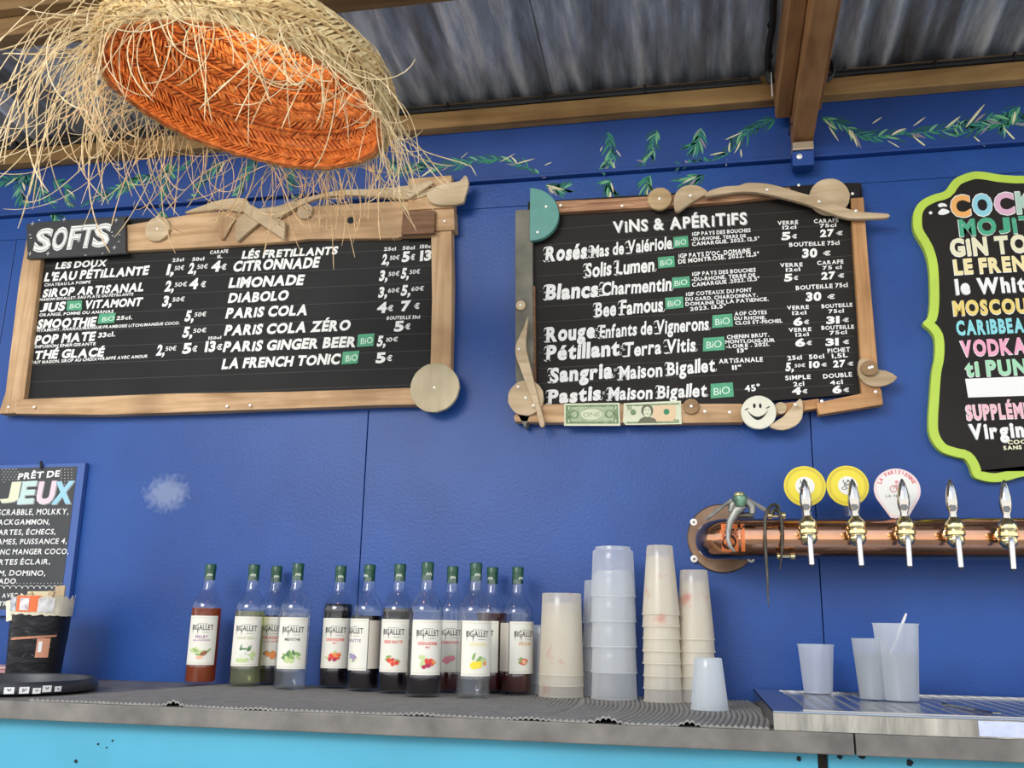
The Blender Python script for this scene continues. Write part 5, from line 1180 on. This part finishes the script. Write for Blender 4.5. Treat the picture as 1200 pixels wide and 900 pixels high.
# ================================================================== straw lampshade
def straw_mat(name,c1,c2,tl_=.35):
    m=bpy.data.materials.new(name); m.use_nodes=True; n=m.node_tree; b=n.nodes['Principled BSDF']; b.inputs['Roughness'].default_value=.5
    t=n.nodes.new('ShaderNodeTexCoord'); nz=n.nodes.new('ShaderNodeTexNoise'); nz.inputs['Scale'].default_value=70; nz.inputs['Detail'].default_value=2
    n.links.new(t.outputs['Object'],nz.inputs[0]); r=n.nodes.new('ShaderNodeValToRGB'); r.color_ramp.elements[0].position=.38; r.color_ramp.elements[1].position=.62
    r.color_ramp.elements[0].color=c2; r.color_ramp.elements[1].color=c1; n.links.new(nz.outputs['Fac'],r.inputs[0]); n.links.new(r.outputs[0],b.inputs['Base Color'])
    tr=n.nodes.new('ShaderNodeBsdfTranslucent'); n.links.new(r.outputs[0],tr.inputs[0]); mx=n.nodes.new('ShaderNodeMixShader'); mx.inputs[0].default_value=tl_
    o=n.nodes['Material Output']; n.links.new(b.outputs[0],mx.inputs[1]); n.links.new(tr.outputs[0],mx.inputs[2]); n.links.new(mx.outputs[0],o.inputs[0]); return m
hc=Vector((-.8948,-1.0,1.2345)); hr=.292; hn=Vector((.1481,-.0091,1)).normalized()
hu=hn.cross(Vector((0,1,0))).normalized(); hv=hn.cross(hu)
STRAW=straw_mat('natural_straw',(1,.86,.50,1),(.80,.60,.30,1)); STRAWD=mat('straw_backing',(.30,.20,.09,1),.8,var=.3,vscale=20)
ORS=straw_mat('orange_straw',(.95,.40,.11,1),(.62,.19,.05,1)); ORD=mat('orange_backing',(.22,.055,.018,1),.85,var=.3,vscale=20); FRG=straw_mat('fringe_straw',(.95,.80,.50,1),(.75,.58,.32,1),.25)
ls=thing('straw_lampshade','large woven straw lampshade, orange inside with a long straw fringe, hanging top left','lampshade',tuple(hc+hn*.42))
SP=[(0,1.0),(.06,1.035),(.14,1.05),(.24,1.03),(.34,.97),(.44,.86),(.54,.70),(.62,.50),(.67,.28),(.69,.02)]  # (height/r, radius/r)
ARC=[0]
for (h0,r0),(h1,r1) in zip(SP,SP[1:]): ARC.append(ARC[-1]+sqrt((h1-h0)**2+(r1-r0)**2))
def prof_at(s):
    s=max(0,min(s,ARC[-1]-1e-6))
    for i in range(len(SP)-1):
        if ARC[i]<=s<=ARC[i+1]:
            t=(s-ARC[i])/(ARC[i+1]-ARC[i]); 
            return SP[i][0]+(SP[i+1][0]-SP[i][0])*t, SP[i][1]+(SP[i+1][1]-SP[i][1])*t
def SPt(th,s,off=0.):
    h,r=prof_at(s); h2,r2=prof_at(s+.02); t=Vector((h2-h,r2-r)); nrm=Vector((-t.y,t.x)) if t.length else Vector((0,1))
    nrm.normalize()
    if nrm.y<0 and r>.3: nrm=-nrm
    wob=1+.012*sin(3*th+1)+.008*sin(7*th)
    R_=hr*r*wob+nrm.y*off; H_=hr*h+abs(nrm.x)*off*(1 if h>.3 else 0)
    return hc+hn*H_+(hu*cos(th)+hv*sin(th))*R_
def backing(off,m,name):
    mb=MB(); N=72; Sn=14
    for j in range(Sn+1):
        for i in range(N): mb.v.append(tuple(SPt(2*pi*i/N,ARC[-1]*j/Sn,off)))
    mb.f=[(j*N+i,j*N+(i+1)%N,(j+1)*N+(i+1)%N,(j+1)*N+i) for j in range(Sn) for i in range(N)]
    return build(name,mb,m,ls,smooth=True)
backing(-.0015,STRAWD,'outer_backing'); backing(-.006,ORD,'inner_backing')
def weave(off0,sgn,m,name,seed,band=.15,wd=.0105):
    rnd=random.Random(seed); mb=MB(); nb=int(ARC[-1]/band)
    for b_ in range(nb):
        s0=b_*band; s1=s0+band; _,rr=prof_at((s0+s1)/2); N=max(16,int(2*pi*rr*hr/(wd*1.05)))
        for i in range(N):
            for half in (0,1):
                for lay in (0,1):
                    if rnd.random()<.04: continue
                    th=2*pi*(i+.5*half+rnd.uniform(-.12,.12))/N; sk=(band*hr/2)/(rr*hr)*1.0
                    d=1 if (half^(b_&1)) else -1
                    mid=(s0+s1)/2
                    if lay==0: a=(th-d*sk*.55,s0 if half==0 else mid); c=(th+d*sk*.55,mid if half==0 else s1)
                    else: a=(th-d*sk*.2,(s0 if half==0 else mid)+band*.04); c=(th+d*sk*.8,(mid if half==0 else s1)+band*.10)
                    seg=3; V=[]; w2=wd/2/(rr*hr)*rnd.uniform(.45,.75)*(.7 if lay else 1)
                    lift=rnd.uniform(0,.003)+.0015*lay
                    for k in range(seg+1):
                        t=k/seg; tt=a[0]+(c[0]-a[0])*t; ss=a[1]+(c[1]-a[1])*t
                        o_=off0+sgn*(lift+.0035*sin(pi*t))
                        V.append(tuple(SPt(tt-w2,ss,o_-sgn*.001))); V.append(tuple(SPt(tt+w2,ss,o_)))
                    mb.add(V,[(2*k,2*k+1,2*k+3,2*k+2) for k in range(seg)])
    # coil edges between the braids
    for b_ in range(nb+1):
        s=min(b_*band,ARC[-1]*.97)
        mb.tube([SPt(2*pi*i/60,s,off0+sgn*.003) for i in range(61)],.0028,5,cap=False)
    o=build(name,mb,m,ls,fix=False); o['kind']='stuff'; return o
weave(0,1,STRAW,'outer_straw_weave',1,band=.24,wd=.0145); weave(-.0075,-1,ORS,'orange_straw_weave',2,band=.17,wd=.0125)
build('rim_braid',MB().tube([SPt(2*pi*i/80,.0,-.003)+Vector((0,0,.002*sin(i*2.5))) for i in range(81)],.0055,7,cap=False),ORS,ls,smooth=True)
# fringe: thin curling strands
rnd=random.Random(21); fr=MB()
down=Vector((0,0,-1))
def strand(p,v,ln,g0,curl,r_,n=14):
    st_=ln/n; path=[p]
    ax=Vector((rnd.gauss(0,1),rnd.gauss(0,1),rnd.gauss(0,.5))).normalized()
    for q in range(n):
        f=q/n
        v=(v+down*g0*(1-f*.8)).normalized()
        v=(Matrix.Rotation(curl*(.25+1.3*f),3,ax)@v).normalized()
        p=p+v*st_
        if p.y>-.10: break
        path.append(p)
    if len(path)>4: fr.tube(path,[r_]*(len(path)-1)+[r_*.5],4,cap=False)
for k in range(310):
    th=rnd.uniform(0,2*pi); s=rnd.choice([.0,.0,.03,.07]) if rnd.random()<.8 else rnd.uniform(0,.25)
    p=SPt(th,s,.004); radial=(hu*cos(th)+hv*sin(th)); tang=hn.cross(radial)
    v=(radial*rnd.uniform(.0,.45)+tang*rnd.uniform(-.9,.9)-hn*rnd.uniform(-.1,.4)).normalized()
    strand(p,v,rnd.uniform(.10,.26),rnd.uniform(.12,.32),rnd.uniform(-.30,.30),rnd.uniform(.0007,.0013))
for k in range(80):    # the long tuft on the left side
    th=None
    for _ in range(40):
        t_=rnd.uniform(0,2*pi); rd=hu*cos(t_)+hv*sin(t_)
        if rd.x<-.62 and rd.y<.55: th=t_; break
    if th is None: continue
    s=rnd.uniform(0,.34); p=SPt(th,s,.006); radial=(hu*cos(th)+hv*sin(th)); tang=hn.cross(radial)
    v=(radial*rnd.uniform(.5,1)+tang*rnd.uniform(-.5,.5)+hn*rnd.uniform(-.1,.3)).normalized()
    strand(p,v,rnd.uniform(.20,.46),rnd.uniform(.22,.45),rnd.uniform(-.22,.22),rnd.uniform(.0008,.0014),18)
o=build('straw_fringe',fr,FRG,ls,fix=False); o['kind']='stuff'
# strands lying along the upper rim
st2=MB()
for k in range(260):
    th0=rnd.uniform(0,2*pi); s=rnd.uniform(-.0,.30); dth=rnd.uniform(.15,.5)*rnd.choice((-1,1)); ds=rnd.uniform(-.10,.10)
    path=[SPt(th0+dth*i/6,max(0,s+ds*i/6),.006+.010*sin(pi*i/6)*rnd.uniform(.3,1)) for i in range(7)]
    st2.tube(path,rnd.uniform(.0009,.0019),4,cap=False)
o=build('loose_straw',st2,STRAW,ls,fix=False); o['kind']='stuff'
top=SPt(0,ARC[-1]); zc=1.797+SL*1.0
build('hanging_cord',MB().tube([hc+hn*(.69*hr-.005),hc+hn*(.69*hr+.05),Vector((hc.x+.10,-1.0,zc+.0))],.003,6),M_BLACK,ls,smooth=True)

# glowing bulb inside the shade
bc=hc+hn*.185+Vector((0,-.03,0))
em=bpy.data.materials.new('warm_bulb'); em.use_nodes=True; e_=em.node_tree.nodes['Principled BSDF']; e_.inputs['Emission Color'].default_value=(1,.72,.40,1); e_.inputs['Emission Strength'].default_value=12; e_.inputs['Base Color'].default_value=(1,.9,.7,1)
bu=build('bulb',MB().lathe([(0,-.045),(.018,-.040),(.029,-.022),(.031,-.005),(.024,.016),(.014,.030),(.013,.045),(0,.045)],tuple(bc),n=20),em,ls,smooth=True)
build('bulb_holder',MB().tube([bc+Vector((0,0,.046)),bc+Vector((.012,0,.095))],.017,12),M_BLACK,ls,smooth=True)
pl_=bpy.data.lights.new('bulb_light','POINT'); pl_.energy=3.0; pl_.color=(1,.80,.55); pl_.shadow_soft_size=.035
po=bpy.data.objects.new('bulb_light',pl_); COL.objects.link(po); po.location=bc+Vector((0,0,-.055))
